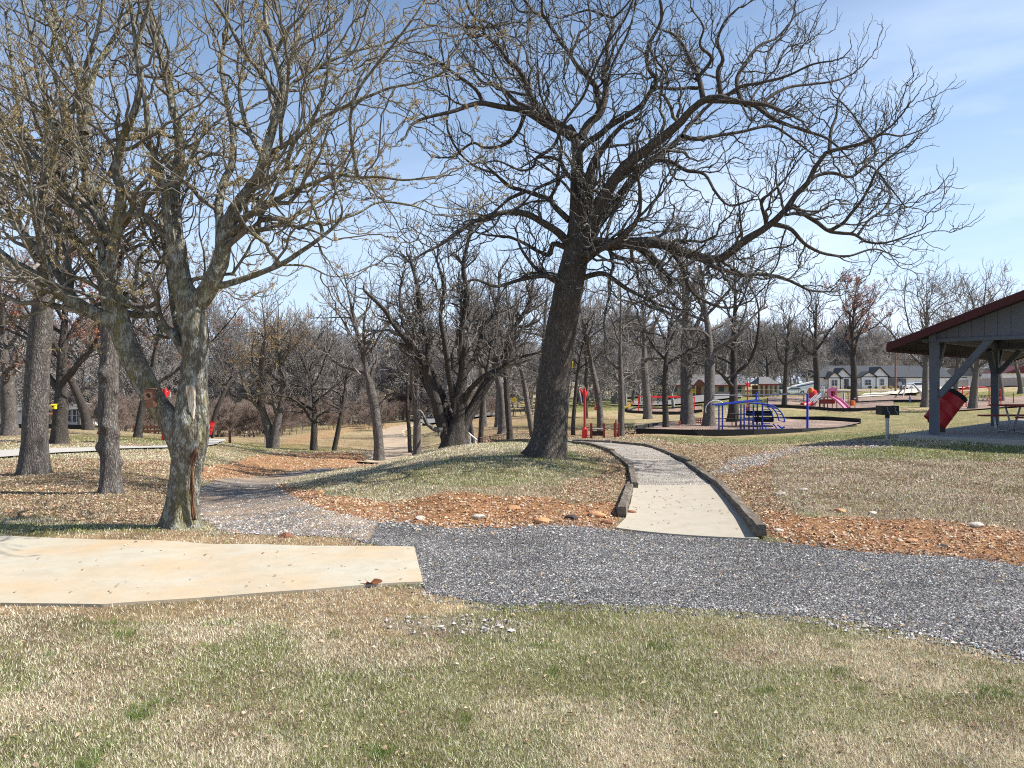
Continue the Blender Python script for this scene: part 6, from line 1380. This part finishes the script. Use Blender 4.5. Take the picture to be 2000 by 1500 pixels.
simple_house(84, 104, 800, 810, 95, 'small tan shed between two left trunks', 'tanwall', 'browned', [(96, 820, .5, .5)])
simple_house(126, 165, 788, 800, 88, 'white house with large paned windows right of the dark leaf-holding oak', 'white', 'shingle_grey', [(133, 812, .8, 1.4), (150, 812, .9, 1.5)])
simple_house(172, 186, 800, 808, 96, 'little white outbuilding behind the slim dark trunk', 'white', 'shingle_grey', [(180, 820, .4, .4)])
r = C3('red_roof_house', on(2000, 175), 'white house with dark red roof behind the board fence at far right', 'house'); k = mm(175)
m = MB(); m.box((1.5, 4, 1.3), (12.5, 8, 3)); m.build('wall', M['siding_white'], r); m = MB(); m.prism([(-4.8, 2.8), (8, 2.8), (3.2, 4.6), (-.2, 4.6)], 'y', -.6, 8.6); m.build('roof', M['roofred'], r)
r = C3('white_gable_house', on(1872, 185), 'pale low house behind the diagonal pavilion brace', 'house'); m = MB(); m.box((0, 4, 1.3), (11, 8, 2.9)); m.build('wall', M['siding_white'], r); m = MB(); m.prism([(-5.8, 2.7), (5.8, 2.7), (2, 4.6), (-2, 4.6)], 'y', -.5, 8.5); m.build('roof', M['shingle_grey'], r)

# ------------------------------------------------------------------ fences
def board_fence(u0, u1, D, h, lab):
    a = on(u0, D); b = on(u1, D); r = C3('board_fence', a, lab, 'fence', 'weathered board fences'); n = int((b.x - a.x) / .15); m = MB()
    for i in range(n): z = h1(a.x + i * .15, a.y) - a.z; m.box((i * .15, 0, z + h / 2 - .05), (.14, .02, h + random.Random(i).uniform(-.02, .02)))
    m.build('boards', M['fencewood'], r)
    for i in range(0, n, 16): z = h1(a.x + i * .15, a.y) - a.z; m = MB(); m.box((i * .15, .07, z + h / 2), (.1, .1, h + .1)); m.build('post', M['fencewood'], r)
board_fence(1848, 1893, 142, 1.75, 'weathered board fence between pavilion brace and pale trunk'); board_fence(1903, 2060, 140, 1.75, 'long weathered board fence below the red-roofed house'); board_fence(1580, 1602, 165, 1.75, 'short brown board fence left of the white farmhouse')
def chain(pts, h, n, lab, mt='galv', name='chain_link_fence', rad=.03):
    P = [on(*p) for p in pts]; a = P[0]; r = C3(name, a, lab, 'fence'); Q = []
    for i in range(n):
        f = i / (n - 1) * (len(P) - 1); j = min(int(f), len(P) - 2); q = P[j].lerp(P[j + 1], f - j); q.z = h1(q.x, q.y); Q.append(q - a)
    for q in Q: m = MB(); m.tube([q - Vector((0, 0, .2)), q + Vector((0, 0, h))], rad, 5); m.build('post', M[mt], r)
    m = MB(); m.tube([q + Vector((0, 0, h)) for q in Q], rad * .8, 5); m.build('top_rail', M[mt], r)
    m = MB(); V = []; Fc = []; step = 1.0
    for i in range(len(Q) - 1):
        d = (Q[i + 1] - Q[i]); nn = int(d.length / .35)
        for k_ in range(nn): p0 = Q[i] + d * (k_ / nn); p1 = Q[i] + d * ((k_ + 1) / nn); m.bar(p0 + Vector((0, 0, .03)), p1 + Vector((0, 0, h)), .007); m.bar(p1 + Vector((0, 0, .03)), p0 + Vector((0, 0, h)), .007)
    m.build('wire_mesh', M[mt], r)
chain([(1440,112),(1560,114),(1700,116),(1860,118)], 1.15, 13, 'black chain-link fence between playgrounds and street', 'black')
chain([(552,50),(620,58),(720,70)], .8, 12, 'low wire fence running up the far slope left of the pale trunk', 'black', 'wire_fence', .012)
# ------------------------------------------------------------------ cars
def car(u, D, lab, mt, kind='suv', rz=0.0, s=1.0):
    r = C3('parked_car', on(u, D), lab, 'car', 'cars parked beyond the park', rz); L = 4.6 * s; z0 = .35
    if kind == 'suv': pr = [(-2.3, .4), (-2.3, .85), (-1.5, .98), (-.9, 1.5), (1.5, 1.55), (2.2, 1.0), (2.3, .9), (2.3, .4)]; wn = [(-1.35, .98), (-.82, 1.42), (1.4, 1.46), (1.95, 1.0)]
    elif kind == 'truck': pr = [(-2.7, .5), (-2.7, 1.05), (-1.5, 1.12), (-1.0, 1.75), (.6, 1.78), (.8, 1.12), (2.7, 1.12), (2.7, .5)]; wn = [(-1.35, 1.14), (-.92, 1.66), (.5, 1.68), (.66, 1.14)]
    else: pr = [(-2.3, .35), (-2.3, .75), (-1.3, .88), (-.6, 1.3), (.9, 1.32), (1.6, .92), (2.3, .85), (2.3, .35)]; wn = [(-1.1, .88), (-.52, 1.24), (.84, 1.26), (1.4, .9)]
    m = MB(); m.prism(pr, 'y', -.85, .85); m.build('body', M[mt], r)
    m = MB(); m.prism(wn, 'y', -.87, .87); m.build('windows', M['glass'], r)
    for x in (-1.45, 1.45):
        for y in (-.78, .78): m = MB(); m.tube([(x, y - .1, .36), (x, y + .1, .36)], .36, 16); w_ = m.build('wheel', M['black'], r); m = MB(); m.tube([(x, y - .115, .36), (x, y + .115, .36)], .2, 12); m.build('rim', M['galv'], w_)
    for y in (-.6, .6): m = MB(); m.box((pr[0][0] - .01, y, .72), (.04, .3, .14)); m.build('headlight', M['white'], r)
    return r
car(1788, 152, 'white sport utility car parked before the garage doors', 'carwhite', 'suv', .1)
car(1802, 158, 'white pickup mostly behind the spreading oak trunk', 'carwhite', 'truck', .05)
car(1776, 160, 'dark car with something red in front of the garage', 'cardark', 'car', .0)
car(1546, 128, 'white car left of the long white trailer', 'carwhite', 'car', .1); car(1520, 134, 'dark pickup behind the green car', 'cardark', 'truck', .0); car(1494, 126, 'low dark green car in front of the picnic shelter', 'cargreen', 'car', PI)
r = C3('boat_trailer', on(1566, 132), 'long white wedge-shaped trailer left of the farmhouse', 'trailer'); m = MB(); m.prism([(-2.6, .6), (2.3, .4), (2.3, 2.2), (1.9, 2.25), (-1.6, 1.4)], 'y', -.9, .9); m.build('body', M['carwhite'], r); m = MB(); m.prism([(-1.2, 1.2), (1.7, 1.75), (1.7, 1.95), (-1.2, 1.4)], 'y', -.92, .92); m.build('stripe', M['jeans'], r)
for x in (-.2, .6): m = MB(); m.tube([(x, -.9, .32), (x, .9, .32)], .32, 14); m.build('wheel', M['black'], r)
def bush(u, D, s, lab, c, seed):
    b = on(u, D) if not isinstance(u, Vector) else u; rng = np.random.default_rng(seed); n = 900; p = rng.normal(size=(n, 3)); p = nrm(p) * rng.uniform(.5, 1, (n, 1)) * [s, s, s * .8] + [0, 0, s * .7]; d = nrm(rng.normal(size=(n, 3))); e = nrm(np.cross(d, rng.normal(size=(n, 3)))); q = .12 * s
    V = np.stack([p, p + d * q + e * q * .5, p + d * 2 * q, p + d * q - e * q * .5], 1).reshape(-1, 3); r = empty('shrub', b, lab, 'shrub', 'shrubs along the farmhouse front')
    mesh_np('foliage', V, np.arange(n * 4), np.full(n, 4), M['leaf'], r, False, np.repeat(np.array([c]) * rng.uniform(.6, 1.3, (n, 1)), 4, 0)); m = MB()
    for k_ in range(5): a = k_ * 1.26; m.tube([(0, 0, -.1), (math.cos(a) * s * .3, math.sin(a) * s * .3, s * .9)], [.04 * s, .015 * s], 5)
    m.build('stems', M['twig_grey'], r)
for i, (u, s, l, c) in enumerate([(1658, .5, 'round dark shrub right of the farmhouse door', (.06, .08, .04)), (1699, .45, 'low dark shrub under the farmhouse double window', (.06, .08, .04)), (1711, .35, 'small shrub at the gable corner of the farmhouse', (.08, .09, .05)), (1727, .5, 'straw-coloured ornamental grass left of the garage', (.5, .36, .16)), (1740, .45, 'tan dried shrub beside the garage doors', (.45, .33, .17))]): bush(u, 167.5, s, l, c, i)
# ------------------------------------------------------------------ camera, sun, sky
cam = bpy.data.cameras.new('camera'); co = bpy.data.objects.new('camera', cam); COL.objects.link(co); S.camera = co
co.location = (0, 0, EYE); co.rotation_euler = (PI / 2, 0, 0); cam.sensor_width = 36; cam.lens = 27; cam.clip_end = 3000; cam.clip_start = .05
EL = math.radians(48); AZ = math.radians(91)      # azimuth clockwise from +Y
sd = Vector((math.sin(AZ) * math.cos(EL), math.cos(AZ) * math.cos(EL), math.sin(EL)))
sl = bpy.data.lights.new('sun', 'SUN'); sl.energy = 5.0; sl.angle = math.radians(.53); sl.color = (1, .95, .87)
so = bpy.data.objects.new('sun', sl); COL.objects.link(so); so.rotation_euler = sd.to_track_quat('Z', 'Y').to_euler(); so.location = (20, 0, 30)
w = bpy.data.worlds.new('World'); S.world = w; w.use_nodes = True; nt = w.node_tree; bg = nt.nodes['Background']; bg.inputs['Strength'].default_value = .097
sk = nt.nodes.new('ShaderNodeTexSky'); sk.sky_type = 'NISHITA'; sk.sun_disc = False; sk.sun_elevation = EL; sk.sun_rotation = AZ
sk.air_density = 1.0; sk.dust_density = .3; sk.ozone_density = 1.6
v = coords(nt, (1, 1, 1), 'Generated')
mp = nt.nodes.new('ShaderNodeMapping'); mp.inputs['Rotation'].default_value = (0, math.radians(-14), math.radians(20)); mp.inputs['Scale'].default_value = (1.2, 1.0, 5.5); nt.links.new(v, mp.inputs[0])
cl = ramp(nt, noise(nt, mp.outputs[0], 1.5, 7, .55), [(.46, (0, 0, 0)), (.74, (1, 1, 1))])
sx = nt.nodes.new('ShaderNodeSeparateXYZ'); nt.links.new(v, sx.inputs[0])
rt = N(nt, 'ShaderNodeMapRange'); nt.links.new(sx.outputs['X'], rt.inputs[0]); rt.inputs[1].default_value = -.2; rt.inputs[2].default_value = .6; rt.inputs[3].default_value = .30; rt.inputs[4].default_value = 1.0
mm = nt.nodes.new('ShaderNodeMath'); mm.operation = 'MULTIPLY'; nt.links.new(cl, mm.inputs[0]); nt.links.new(rt.outputs[0], mm.inputs[1])
hz = N(nt, 'ShaderNodeMapRange'); nt.links.new(sx.outputs['Z'], hz.inputs[0]); hz.inputs[1].default_value = 0; hz.inputs[2].default_value = .42; hz.inputs[3].default_value = .85; hz.inputs[4].default_value = 0
zf = N(nt, 'ShaderNodeMapRange'); nt.links.new(sx.outputs['Z'], zf.inputs[0]); zf.inputs[1].default_value = .44; zf.inputs[2].default_value = .26; zf.inputs[3].default_value = .12; zf.inputs[4].default_value = 1.0
m3 = nt.nodes.new('ShaderNodeMath'); m3.operation = 'MULTIPLY'; nt.links.new(mm.outputs[0], m3.inputs[0]); nt.links.new(zf.outputs[0], m3.inputs[1])
base = mix(nt, hz.outputs[0], sk.outputs[0], (4.3, 5.5, 7.6))      # pale moist air low in the sky
nt.links.new(mix(nt, m3.outputs[0], base, (6.4, 7.2, 8.4)), bg.inputs['Color'])
S.cycles.use_denoising = False; S.cycles.pixel_filter_type = 'BLACKMAN_HARRIS'; S.cycles.filter_width = 1.1
S.view_settings.view_transform = 'Standard'; S.view_settings.look = 'None'; S.view_settings.exposure = .8; S.view_settings.gamma = 1

_n = sum(len(o.data.polygons) for o in COL.objects if o.type == 'MESH'); print('FACES', _n)
